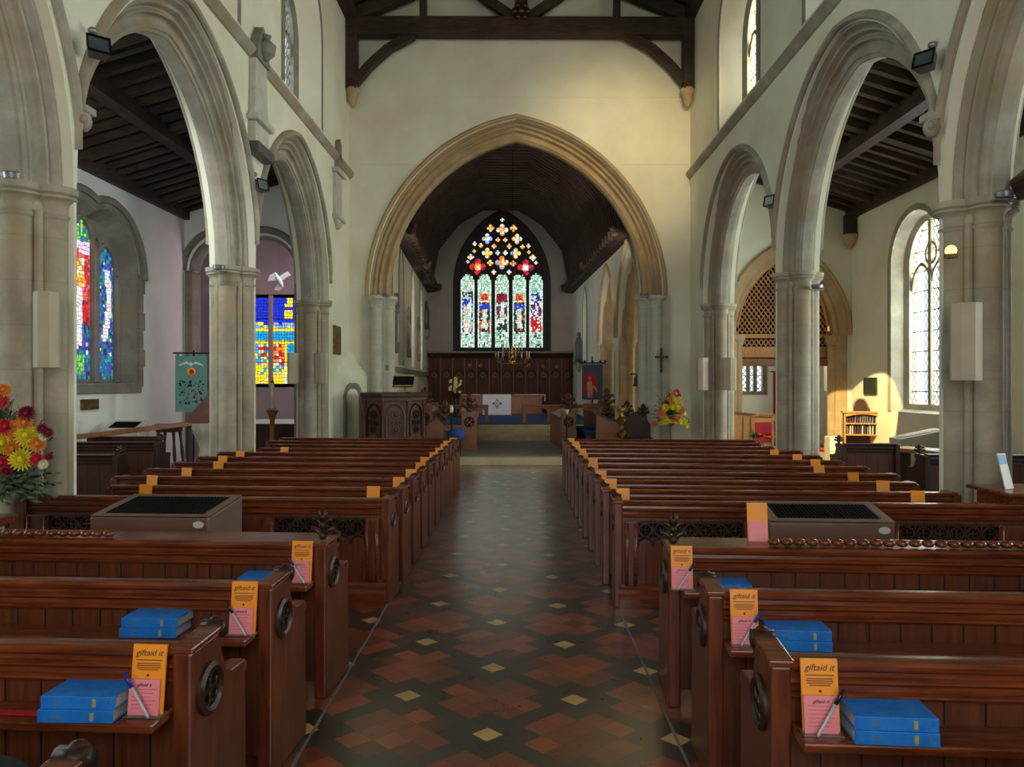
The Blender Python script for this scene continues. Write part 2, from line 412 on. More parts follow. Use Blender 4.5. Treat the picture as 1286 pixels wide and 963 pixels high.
CW=[.4,4.6,8.8,13.05]     # clerestory window centres
CA=1.15
RISE={(-1,1):2.11,(-1,2):2.11,(-1,3):2.0,(1,1):2.06,(1,2):2.04,(1,3):1.92}
def arcade(side):
    P=LP if side<0 else RP; face=LX if side<0 else RX
    y0=YW; holes=[]
    for i in range(len(P)-1):
        c=(P[i]+P[i+1])/2; sp=P[i+1]-P[i]; a=sp/2-.33
        ad=a+.31; r0=RISE.get((side,i),2.11); Rr=arcR(a,r0); rd=math.sqrt((Rr+.375)**2-(Rr-a)**2)
        holes.append((c-y0,ad,-.01,SPR,rd))
    holes.append((P[0]-2.1-y0,2.03,-.01,SPR,2.3))
    for c in CW: holes.append((c-y0,CA,6.12,7.65,.95))
    holes=[h for h in holes]
    if side<0: wall('wall_left_arcade',(face,y0),(face,YE),0,9.2,WT,holes,M['plaster'])
    else:
        Lh=YE-y0
        holes=[(Lh-h[0],)+h[1:] for h in holes]
        wall('wall_right_arcade',(face,YE),(face,y0),0,9.2,WT,holes,M['plaster'])
    cen=face+side*WT/2
    names={-1:'left',1:'right'}
    where={0:'behind the camera',1:'nearest the camera',2:'over the heater and front pews',3:'farthest from the camera'}
    for i in range(len(P)-1):
        c=(P[i]+P[i+1])/2; a=(P[i+1]-P[i])/2-.33
        if i==0: continue
        voussoir('arcade_arch','moulded pointed stone arch of the %s arcade, %s'%(names[side],['','nearest the camera and cut by the frame','middle one with the big dark opening','farthest one next to the chancel wall'][i]),
                 'arch',(cen,c,0),PI/2 if side<0 else -PI/2,a,RISE[(side,i)],SPR,WT/2,.86,lim=a+.33-.002)
arcade(-1); arcade(1)

def make_pier(name,label,loc,group=None,m=None):
    t=thing(name,label,'pier',loc,0,group)
    m=m or M['stone']
    MB().lathe([(.21,0),(.21,SPR)],8,a0=PI/8).build('core',m,t)
    for k in range(4):
        a=k*PI/2; x,y=.175*math.cos(a),.175*math.sin(a)
        MB().lathe([(.115,.4),(.115,SPR-.22)],18,(x,y,0)).build('shaft',m,t,auto=True)
        MB().lathe([(.115,0),(.128,.015),(.13,.035),(.116,.045),(.118,.1),(.128,.13),(.155,.155),(.172,.165),(.172,.18),(.16,.19),(.178,.205),(.182,.255)],18,(x,y,SPR-.26)).build('capital',m,t,auto=True)
        MB().lathe([(.21,0),(.21,.22),(.18,.26),(.165,.3),(.135,.34),(.115,.4)],18,(x,y,0)).build('base',m,t,auto=True)
        a+=PI/4; x,y=.2*math.cos(a),.2*math.sin(a)
        MB().lathe([(.035,.3),(.035,SPR-.2)],10,(x,y,0)).build('fillet',m,t,auto=True)
    MB().lathe([(.2,0),(.2,.03),(.23,.09),(.26,.12),(.26,.17)],8,(0,0,SPR-.18),a0=PI/8).build('abacus',m,t)
    return t
pl=make_pier('stone_pier','clustered stone pier at the left edge beside the large flower arrangement',(-3.83,6.27,0))
def pier(loc,label): return dup(pl,loc,0,label)
pier((-3.8,2.3,0),'clustered stone pier left of the camera outside the frame'); pier((3.9,2.45,0),'clustered stone pier right of the camera outside the frame')
pier((-3.8,10.62,0),'clustered stone pier left of the nave, right beside the teal banner')
pier((-3.8,14.8,0),'clustered stone pier left of the nave nearest the brass plaque and the pulpit')
pier((3.9,6.78,0),'clustered stone pier at the right edge carrying one large cream speaker')
pier((3.9,11.1,0),'clustered stone pier right of the nave in front of the lattice screen')
pier((3.9,15.45,0),'clustered stone pier right of the nave with two cream speakers by the wooden lectern')
# string courses
for sd,x0,x1 in ((-1,LX-.02,LX+.09),(1,RX-.09,RX+.02)):
    mb=MB(); x_in=LX if sd<0 else RX
    pr=[(x_in+sd*.02,5.84),(x_in-sd*.03,5.86),(x_in-sd*.09,5.93),(x_in-sd*.09,5.98),(x_in+sd*.02,6.05)]
    mb.prism(pr,'y',YW,YE); struct(mb.build('trim_string_%s'%('left' if sd<0 else 'right'),M['stone_arch']))

# clear leaded windows set in deep openings
def clear_window(name,loc,rz,a,zb,zs,r,depth,ga,gr,n,gzb=None,gzs=None,stone_m=None,splay_m=None,surround=.0,back=0.5,tracery=True,hz=None):
    t=semp(name,loc,rz); gzb=gzb if gzb is not None else zb+.15; gzs=gzs or zs
    o1=outline(a,zb,zs,r); o2=outline(ga,gzb,gzs,gr)
    mb=MB(); k=len(o1)
    for i in range(k):
        j=(i+1)%k
        mb.quad((o1[i][0],0,o1[i][1]),(o1[j][0],0,o1[j][1]),(o2[j][0],depth,o2[j][1]),(o2[i][0],depth,o2[i][1]))
    mb.build('splay',splay_m or M['plaster'],t)
    # stone frame ring
    fw=.1
    oi=outline(ga-fw,gzb+fw,gzs,max(.05,gr-fw)); mb=MB()
    for i in range(k):
        j=(i+1)%k
        A=(o2[i][0],depth,o2[i][1]);B=(o2[j][0],depth,o2[j][1]);D=(oi[i][0],depth+.06,oi[i][1]);E=(oi[j][0],depth+.06,oi[j][1])
        mb.quad(A,B,E,D); mb.quad(D,E,(E[0],depth+.2,E[2]),(D[0],depth+.2,D[2]))
    mb.build('frame',stone_m or M['stone_grey'],t)
    g=outline(ga-fw+.01,gzb+fw-.01,gzs,max(.05,gr-fw)); yg=depth+.13
    MB().quad(*[(x,yg,z) for x,z in g]).build('glass',M['leaded'],t)
    w=(ga-fw)*2/n
    for q in range(1,n):
        x=-(ga-fw)+q*w; top=gzs+arctop(x,ga-fw,max(.05,gr-fw))-.0
        MB().box(x-.05,x+.05,depth+.07,depth+.18,gzb+fw,top).build('mullion',stone_m or M['stone_grey'],t,bevel=.02)
    if tracery:
        mb=MB()
        for q in range(n):
            c=-(ga-fw)+(q+.5)*w; ah=w/2
            pts=[(c+u,depth+.12,(hz or gzs-.25)+z) for u,z in [(x_,arctop(x_,ah,ah*1.3)) for x_ in [-ah+2*ah*i/10 for i in range(11)]]]
            mb.tube(pts,.035,6)
        for q in range(1,n):
            c=-(ga-fw)+q*w; mb.torus((c,depth+.12,gzs+.3*gr),.5*w*.55,.03,'xz',16,6)
        mb.build('tracery',stone_m or M['stone_grey'],t,auto=True)
    if surround:
        os_=outline(a+surround,zb-.02,zs,r+surround); mb=MB()
        for i in range(k-1):
            jit=0
            mb.quad((os_[i][0],-.012,os_[i][1]),(os_[i+1][0],-.012,os_[i+1][1]),(o1[i+1][0],-.012,o1[i+1][1]),(o1[i][0],-.012,o1[i][1]))
            mb.quad((o1[i][0],-.012,o1[i][1]),(o1[i+1][0],-.012,o1[i+1][1]),(o1[i+1][0],.05,o1[i+1][1]),(o1[i][0],.05,o1[i][1]))
        mb.build('surround',stone_m or M['stone_grey'],t)
    return t
wn=1
for c in CW:
    for sd in (-1,1):
        x=LX if sd<0 else RX
        clear_window('window_%d'%wn,(x,c,0),PI/2 if sd<0 else -PI/2,CA,6.12,7.65,.95,.32,.85,.8,3,6.35,7.5,surround=.1); wn+=1

# east wall of the nave with the chancel arch
CHC=(-.03); CHa=2.68; CHr=3.3; CHs=3.42
Rr=arcR(CHa,CHr); dd=.38; rd=math.sqrt((Rr+dd)**2-(Rr-CHa)**2)
wall('wall_east',(LX-WT,YE),(RX+WT,YE),0,11,.7,[(CHC-(LX-WT),CHa+dd,-.01,CHs,rd)],M['plaster'],ztop=lambda s:9.25+1.5*(1-abs(s-4.37)/4.37))
t=voussoir('chancel_arch','wide pointed stone chancel arch with warm stone mouldings, facing down the nave','arch',(CHC,YE+.35,0),0,CHa,CHr,CHs,.35,.9,M['stone_warm'])
for sgn in (-1,1):
    lb='left' if sgn<0 else 'right'
    t=thing('arch_respond','pale stone half pier under the %s side of the chancel arch, %s'%(lb,'behind the pulpit' if sgn<0 else 'bearing a cross'),'pier',(CHC+sgn*2.9,YE+.35,0))
    MB().box(-.16,.16,-.34,.34,0,CHs).build('core',M['stone_pale'],t)
    if True:
        MB().box(min(sgn*.1,sgn*.3),max(sgn*.1,sgn*.3),-.4,.34,0,CHs).build('pilaster',M['stone_pale'],t)
    for (x,y,r) in ((sgn*.02,-.36,.12),(-sgn*.19,-.12,.13),(-sgn*.19,.2,.1)):
        MB().lathe([(r*1.6,0),(r*1.6,.2),(r*1.2,.3),(r,.36),(r,CHs-.26),(r*1.1,CHs-.25),(r*1.1,CHs-.22),(r,CHs-.21),(r*1.02,CHs-.16),(r*1.45,CHs-.08),(r*1.6,CHs-.07),(r*1.6,CHs)],16,(x,y,0)).build('shaft',M['stone_pale'],t,auto=True)
# faint ledges on the plaster of the east wall
for z in (6.15,7.55): struct(MB().box(LX+.02,RX-.02,YE-.012,YE+.02,z,z+.02).build('trim_ledge',M['plaster']) if z>7 else MB().box(LX+.02,-2.1,YE-.012,YE+.02,z,z+.02).build('trim_ledge',M['plaster']))
struct(MB().box(2.15,RX-.02,YE-.012,YE+.02,6.15,6.17).build('trim_ledge',M['plaster']))

# aisles
def aisle(side):
    x=side*AX; inner=(LX-WT) if side<0 else (RX+WT)
    y0=YW
    if side<0: holes=[(13.13-y0,1.5,1.55,3.5,.95),(8.9-y0,1.1,1.62,3.65,.75),(4.4-y0,1.1,1.62,3.65,.75)]
    else: holes=[(13.3-y0,1.5,1.08,3.75,.6),(9.2-y0,1.25,1.15,3.55,.95),(4.9-y0,1.25,1.15,3.55,.95)]
    L=YE+.6-y0
    if side<0: wall('wall_left',(x,y0),(x,YE+.6),0,5.2,.6,holes,M['plaster_white'])
    else: wall('wall_right',(x,YE+.6),(x,y0),0,5.2,.6,[(L-h[0],)+h[1:] for h in holes],M['plaster'])
    # lean-to roof
    a=(x,5.18); b=(inner,6.0)
    mb=MB(); mb.quad((a[0]+side*.6,y0,a[1]+.1),(b[0]-side*.1,y0,b[1]+.17),(b[0]-side*.1,YE+.5,b[1]+.17),(a[0]+side*.6,YE+.5,a[1]+.1))
    nm='left' if side<0 else 'right'
    ce=semp('ceiling_%s_aisle'%nm)
    mb.build('boards',M['roof_board'],ce)
    y=1.0
    while y<YE-.1:
        big=(round((y-1)/.36)%8==0)
        MB().beam((a[0],y,a[1]+.0),(b[0],y,b[1]+.05),.2 if big else .11,.24 if big else .13).build('principal_rafter' if big else 'rafter',M['roof_x'],ce)
        y+=.36
    m_=((a[0]+b[0])/2,(a[1]+b[1])/2-.06)
    MB().box(m_[0]-.11,m_[0]+.11,1,YE,m_[1]-.14,m_[1]+.1).build('purlin',M['roof'],ce)
    w0,w1=sorted((x-side*.12,x+side*.02)); MB().box(w0,w1,1,YE,5.0,5.24).build('wall_plate',M['roof'],ce)
aisle(-1); aisle(1)
wk=50
for c in (8.9,4.4): clear_window('window_%d'%wk,(-AX,c,0),PI/2,1.1,1.62,3.65,.75,.26,.9,.6,3,1.7,3.6); wk+=1
clear_window('window_60',(AX,13.3,0),-PI/2,1.5,1.08,3.75,.6,.2,1.46,.56,4,1.12,3.72,stone_m=M['stone'],splay_m=M['stone'],surround=.14,hz=3.3)
for c in (9.2,4.9): clear_window('window_%d'%wk,(AX,c,0),-PI/2,1.25,1.15,3.55,.95,.26,1.12,.85,3,1.22,3.0,stone_m=M['stone'],splay_m=M['stone'],surround=.12); wk+=1
# east walls of the aisles
h=[(1.33,1.15,-.01,3.95,.62)]
wall('wall_left_aisle_east',(-AX,YE),(LX-WT,YE),0,6.2,.5,[(-5.72+AX,1.14,-.01,3.95,.6)],M['plaster_white'])
wall('wall_right_aisle_east',(RX+WT,YE),(AX,YE),0,6.2,.5,[(5.6-RX-WT,1.2,-.01,2.6,1.85)],M['plaster'])
def flat_arch(name,label,c,a,zs,r,fw,m,y=YE,jamb=True):
    t=thing(name,label,'arch',(c,y,0))
    prof=[(0,.45),(0,.1),(.05,.04),(.1,.05),(.12,.0),(fw,-.03),(fw+.02,0)]
    mb=MB(); arch_sweep(mb,a-.1,r-.08,prof,zs); mb.build('moulding',m,t,auto=True)
    mb=MB(); arch_sweep(mb,a-.1,r-.08,[(fw,0),(fw,-.07),(fw+.06,-.09),(fw+.1,-.03),(fw+.1,0)],zs); mb.build('hood_mould',m,t,auto=True)
    if jamb:
        for s in (-1,1):
            xs=sorted((s*(a-.1),s*(a+fw-.1))); MB().box(xs[0],xs[1],-.02,.46,0,zs).build('jamb',m,t,bevel=.03)
    return t
flat_arch('transept_arch','low four-centred grey stone arch of the left aisle in front of the mauve chapel',-5.72,1.16,3.95,.6,.16,M['stone_grey'])
t=flat_arch('chapel_arch','pointed stone arch of the right aisle holding a wooden lattice screen',5.6,1.12,2.6,1.7,.26,M['stone_warm'])
for s in (-1,1):
    MB().lathe([(.09,0),(.09,2.35),(.1,2.37),(.09,2.4),(.14,2.5),(.15,2.6)],14,(s*.98,.08,0)).build('shaft',M['stone_warm'],t,auto=True)
    MB().box(min(s*1.03,s*1.2),max(s*1.03,s*1.2),-.08,.1,2.5,2.6).build('impost',M['stone_warm'],t)

# nave roof
ce=semp('ceiling_nave')
for s,x in ((-1,LX-.3),(1,RX+.3)):
    MB().quad((x,YW,9.15),(.07,YW,10.75),(.07,YE,10.75),(x,YE,9.15)).build('boards',M['roof_board'],ce)
    MB().box(min(x-s*.3,x-s*.5),max(x-s*.3,x-s*.5)+.02,YW,YE,9.0,9.22).build('wall_plate',M['roof'],ce)
    y=9.6
    while y<16.5:
        MB().beam((x-s*.1,y,9.12),(.07,y,10.65),.12,.14).build('rafter',M['roof_x'],ce); y+=.42
    MB().beam((x*.5+.035,YW,9.86),(x*.5+.035,YE,9.86),.2,.24).build('purlin',M['roof'],ce)
MB().box(-.05,.19,YW,YE,10.4,10.66).build('ridge_beam',M['roof'],ce)
def truss(y,label):
    t=thing('roof_truss',label,'roof truss',(0,y,0))
    m=M['roof_x']
    MB().beam((LX,0,8.88),(RX,0,8.86),.3,.36).build('tie_beam',m,t,bevel=.02)
    MB().box(-.05,.2,-.12,.12,9.0,10.5).build('king_post',m,t)
    mb=MB()
    for s,x in ((-1,LX),(1,RX)):
        xi=x-s*.12
        MB().box(min(xi-s*.1,xi+s*.12),max(xi-s*.1,xi+s*.12),-.13,.13,7.6,9.0).build('wall_post',m,t)
        pts=[(xi-s*.06,0,7.75),(xi-s*.35,0,8.1),(xi-s*.75,0,8.45),(xi-s*1.25,0,8.72)]
        mb=MB()
        for p,q in zip(pts,pts[1:]): mb.beam(p,q,.16,.2,up=(0,1,0))
        mb.build('arched_brace',m,t)
        MB().beam((xi-s*.0,0,9.1),(.07,0,10.5),.2,.26).build('principal_rafter',m,t)
        MB().beam((.07+s*.12,0,9.05),(.07+s*1.3,0,9.85),.16,.18).build('strut',m,t)
        MB().box(xi-s*1.45-.07,xi-s*1.45+.07,-.08,.08,9.0,9.6).build('queen_post',m,t)
        mb=MB(); mb.lathe([(.02,-.3),(.08,-.24),(.1,-.1),(.15,0),(.15,.06)],10,(xi+s*.0,0,7.56)); mb.build('corbel',M['stone_warm'],t,auto=True)
    mb=MB(); 
    for k in range(6): mb.ball((.07+.13*math.cos(k*PI/3),-.16,9.14+.13*math.sin(k*PI/3)),.07,8)
    mb.ball((.07,-.18,9.14),.09,8); mb.build('carved_boss',M['dark_wood'],t,smooth=True)
truss(16.3,'dark oak roof truss against the wall above the chancel arch')
truss(10.85,'second dark oak roof truss from the chancel, high overhead')
# outer west end with its great west window
wall('wall_west',(7.6,YW),(-7.6,YW),0,11,.5,[(7.6,2.6,.8,5.5,3.0)],M['plaster'])

# north chapel behind the left aisle arch
wall('wall_left_chapel_east',(-8.6,19.6),(LX+.2,19.6),0,5.6,.4,[],M['plaster_mauve'])
struct(MB().box(-8.6,-8.4,YE+.5,19.6,0,5.6).build('wall_left_chapel',M['plaster_mauve']))
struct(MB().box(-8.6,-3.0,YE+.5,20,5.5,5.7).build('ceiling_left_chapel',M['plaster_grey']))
struct(MB().box(-3.6,-3.3,YE+.7,20,0,5.6).build('wall_left_chapel_south',M['plaster_mauve']))
struct(MB().box(-8.3,-3.7,19.3,19.58,0,.72).build('trim_chapel_sill',M['plaster_white']))
# south chapel behind the lattice
SYE=22.4
wall('wall_right_chapel_east',(3.2,SYE),(8.2,SYE),0,5.6,.4,[(6.63-3.2,.42,1.25,2.1,.25)],M['plaster_white'])
wall('wall_right_chapel',(8.0,SYE),(8.0,YE+.5),0,5.6,.4,[(2.6,1.0,1.4,3.2,.9)],M['plaster_white'])
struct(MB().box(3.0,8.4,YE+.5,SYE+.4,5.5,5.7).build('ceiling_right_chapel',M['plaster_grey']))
clear_window('window_20',(6.63,SYE,0),0,.42,1.25,2.1,.25,.05,.4,.24,3,1.27,2.05,tracery=False)
clear_window('window_21',(8.0,SYE-2.6,0),-PI/2,1.0,1.4,3.2,.9,.2,.85,.8,3,1.5,3.1)

# chancel, swung a little to the north of the nave's line
CA_=math.radians(2.6); CO=Vector((-.05,16.9))
def ch(u,v): return (CO.x+u*math.cos(CA_)-v*math.sin(CA_), CO.y+u*math.sin(CA_)+v*math.cos(CA_))
HU=2.74; CL=13.1
# left wall: lancets ; right wall: two arches and a lancet
lan=[(.85,.42,2.05,4.2,.85),(3.3,.55,2.05,4.2,.85),(6.7,.55,2.05,4.2,.85),(10.0,.5,2.05,4.2,.85)]
wall('wall_chancel_left',ch(-HU,.36),ch(-HU,CL+.3),0,5.6,.6,[(c-.36,a,b,s,r) for c,a,b,s,r in lan],M['plaster'])
Lr=CL+.3
wall('wall_chancel_right',ch(HU,CL+.3),ch(HU,.3),0,5.6,.6,[(Lr-c,a,b,s,r) for c,a,b,s,r in [(1.75,1.38,-.01,2.75,2.0),(4.95,1.4,-.01,2.75,1.9),(9.6,.55,2.0,3.9,.9)]],M['plaster'])
for i,(c,a,b,s,r) in enumerate(lan):
    x,y=ch(-HU,c); clear_window('window_%d'%(30+i),(x,y,0),PI/2+CA_,a,b,s,r,.35,.4,.6,2,2.2,4.1,surround=.09,splay_m=M['stone_pale'],tracery=False)
x,y=ch(HU,9.6); clear_window('window_34',(x,y,0),-PI/2+CA_,.55,2.0,3.9,.9,.35,.4,.6,2,2.1,3.8,surround=.09,tracery=False)
for i,c in enumerate((1.75,4.95)):
    x,y=ch(HU+.3,c)
    t=voussoir('chancel_side_arch','tall stone arch on the right side of the chancel, %s'%(['the nearer one','farther one behind the banner'][i]),'arch',(x,y,0),-PI/2+CA_,1.18,1.95-.15*i,2.75,.3,.62,M['stone_warm'])
    for s in (-1,1):
        MB().box(min(s*1.2,s*1.42),max(s*1.2,s*1.42),-.28,.28,.13,2.75).build('jamb',M['stone_warm'],t,bevel=.03)
        MB().lathe([(.12,.13),(.12,.35),(.09,.42),(.09,2.5),(.11,2.52),(.1,2.56),(.15,2.66),(.16,2.75)],14,(s*1.2,0,0)).build('shaft',M['stone_warm'],t,auto=True)
def chbox(name,m,u0,u1,v0,v1,z0,z1,parent=None,bevel=0):
    mb=MB(); mb.box(u0,u1,v0,v1,z0,z1,Matrix.Translation((CO.x,CO.y,0))@Matrix.Rotation(CA_,4,'Z')); return mb.build(name,m,parent,bevel=bevel)
struct(chbox('trim_chancel_string',M['stone_grey'],-HU-.02,-HU+.08,-.1,CL,1.86,1.98))
# steps and sanctuary floor
for k,(v0,z) in enumerate(((3.5,.26),(3.95,.39),(4.4,.47))): struct(chbox('trim_chancel_step_%d'%(k+1),M['step'],-HU,HU,v0,CL,.0,z-.0,bevel=.01))
struct(chbox('floor_carpet',M['carpet'],-HU+.02,HU-.02,4.75,CL,.46,.482))
# east wall (drawn in chancel space)
t=semp('wall_chancel_east',(CO.x,CO.y,0),CA_)
EWc=.06
eh=(EWc,1.72,2.85,5.3,2.75)
def east():
    mb=MB(); L=2*HU
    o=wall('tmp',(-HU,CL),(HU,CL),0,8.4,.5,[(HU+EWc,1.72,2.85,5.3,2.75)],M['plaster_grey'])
    o.name='wall_chancel_gable'; o.location=(CO.x,CO.y,0); o.rotation_euler=(0,0,CA_)
east()
bpy.data.objects.remove(t)
# chancel ceiling: canted boarded roof with a couple at each rafter
POLY=[(-2.62,5.28),(-2.36,6.6),(-1.6,7.55),(-.68,8.1),(.68,8.1),(1.6,7.55),(2.36,6.6),(2.62,5.28)]
ce=semp('ceiling_chancel',(CO.x,CO.y,0),CA_)
for (a,b),(c,d) in zip(POLY,POLY[1:]):
    MB().quad((a,.3,b),(c,.3,d),(c,CL,d),(a,CL,b)).build('boards',M['roof_board'],ce)
v=.45
while v<CL-.05:
    mb=MB()
    for (a,b),(c,d) in zip(POLY,POLY[1:]): mb.beam((a*.985,v,b-.03),(c*.985,v,d-.03),.07,.09,up=(0,0,1) if abs(d-b)<abs(c-a)*3 else (1,0,0))
    mb.build('rafter_couple',M['roof_x'],ce); v+=.3
for s in (-1,1):
    mb=MB(); mb.prism([(s*HU,4.98),(s*2.48,5.0),(s*2.36,5.1),(s*2.36,5.24),(s*2.44,5.34),(s*HU,5.34)],'y',.3,CL); mb.build('cornice',M['roof'],ce)
    for k in range(26):
        v=.6+k*.48; MB().box(min(s*2.3,s*2.42),max(s*2.3,s*2.42),v,v+.09,5.02,5.22).build('cornice_dentil',M['roof'],ce)
    for v in (1.0,6.5,12.0):
        mb=MB()
        mb.ball((s*2.3,v,5.05),.13,8); mb.ball((s*2.22,v-.1,5.1),.08,8); mb.prism([(s*2.3,v-.25),(s*2.5,v),(s*2.3,v+.25)],'z',5.04,5.1); mb.build('carved_angel',M['roof_x'],ce,smooth=True)
struct(ce)
# shell over the chancel keeps daylight out
struct(chbox('ceiling_chancel_shell',M['roof_board'],-3.4,3.4,.4,CL+.6,8.2,8.3))
for s in (-1,1): struct(chbox('wall_chancel_upper_%s'%('left' if s<0 else 'right'),M['roof_board'],min(s*2.8,s*3.4),max(s*2.8,s*3.4),.3,CL+.6,5.4,8.3))

# splayed corner with the little blocked stair door, beside the pulpit
ca=[(-3.52,15.15),(-3.1,16.62),(-3.52,16.62)]
struct(MB().prism(ca,'z',0,1.75).add([(-3.52,15.15,1.75),(-3.1,16.62,1.75),(-3.52,16.62,1.75),(-3.51,16.61,2.3)],[(0,1,3),(1,2,3),(2,0,3)]).build('wall_corner_splay',M['plaster']))
t=semp('door_1',(-3.3,15.92,0),math.radians(74))
mb=MB(); arch_sweep(mb,.27,.2,[(0,.05),(0,-.01),(.05,-.04),(.11,-.035),(.12,0)],1.28,n=12); mb.build('door_arch',M['stone_grey'],t,auto=True)
for s in (-1,1): MB().box(min(s*.27,s*.38),max(s*.27,s*.38),-.035,.02,0,1.28).build('door_jamb',M['stone_grey'],t,bevel=.02)
# ------------------------------------------------------------------ stained glass
def stained(name,parent,x0,x1,z0,z1,y,nx,nz,colfn,inside=None,m=None,gap=.0,jit=.28):
    """pieces of coloured glass, each a face of its own, between dark leads"""
    rr=random.Random(int(abs(x0*91+z1*37+nx)*100))
    G={}
    for i in range(nx+1):
        for j in range(nz+1):
            u=i/nx; w=j/nz
            if 0<i<nx: u+=rr.uniform(-jit,jit)/nx
            if 0<j<nz: w+=rr.uniform(-jit,jit)/nz
            G[i,j]=(x0+(x1-x0)*u,z0+(z1-z0)*w)
    mb=MB(); cols=[]
    for i in range(nx):
        for j in range(nz):
            q=[G[i,j],G[i+1,j],G[i+1,j+1],G[i,j+1]]
            cx=sum(p[0] for p in q)/4; cz=sum(p[1] for p in q)/4
            if inside and not inside(cx,cz): continue
            k=.86
            mb.quad(*[(cx+(p[0]-cx)*k,y,cz+(p[1]-cz)*k) for p in q])
            cols.append(colfn((cx-x0)/(x1-x0),(cz-z0)/(z1-z0),rr))
    o=mb.build(name,m or M['stained'],parent)
    at_=o.data.color_attributes.new('Col','FLOAT_COLOR','CORNER')
    data=[]
    for c in cols: data+= list(c)*4
    at_.data.foreach_set('color',data)
    return o
def facets(name,parent,items,y,m=None):
    """items: (cx,cz,r,palette) four-lobed tracery lights"""
    mb=MB(); cols=[]; rr=random.Random(5)
    for cx,cz,r,pal in items:
        shapes=[(0,0,.45*r)]+[(r*.6*math.cos(k*PI/2+PI/4*0),r*.6*math.sin(k*PI/2),.4*r) for k in range(4)] if r>.07 else [(0,0,r)]
        for q,(dx,dz,s) in enumerate(shapes):
            n=8
            for k in range(0,n,2):
                a0=2*PI*k/n; a1=2*PI*(k+1)/n; a2=2*PI*(k+2)/n
                mb.quad((cx+dx,y,cz+dz),(cx+dx+s*math.cos(a0),y,cz+dz+s*math.sin(a0)),(cx+dx+s*math.cos(a1),y,cz+dz+s*math.sin(a1)),(cx+dx+s*math.cos(a2),y,cz+dz+s*math.sin(a2)))
                cols.append(rr.choice(pal[0] if q==0 else pal[1]))
    o=mb.build(name,m or M['stained'],parent)
    at_=o.data.color_attributes.new('Col','FLOAT_COLOR','CORNER'); d=[]
    for c in cols: d+=list(c)*4
    at_.data.foreach_set('color',d); return o
W_=srgb(226,240,226);PG=srgb(168,214,190);PG2=srgb(120,176,150);BL=srgb(40,60,190);RD=srgb(190,24,34);YL=srgb(236,186,50);PU=srgb(120,40,120)
DG=srgb(30,60,40);BK=srgb(26,24,30);SK=srgb(214,176,150);OR=srgb(226,110,40);LB=srgb(120,160,220);MR=srgb(110,16,40)
def pick(rr,*p): 
    t=rr.random()*sum(w for _,w in p)
    for c,w in p:
        t-=w
        if t<=0: return c
    return p[-1][0]
def vary(c,rr,k=.25):
    f=1+rr.uniform(-k,k); return tuple(min(1,x*f) for x in c[:3])+(1,)
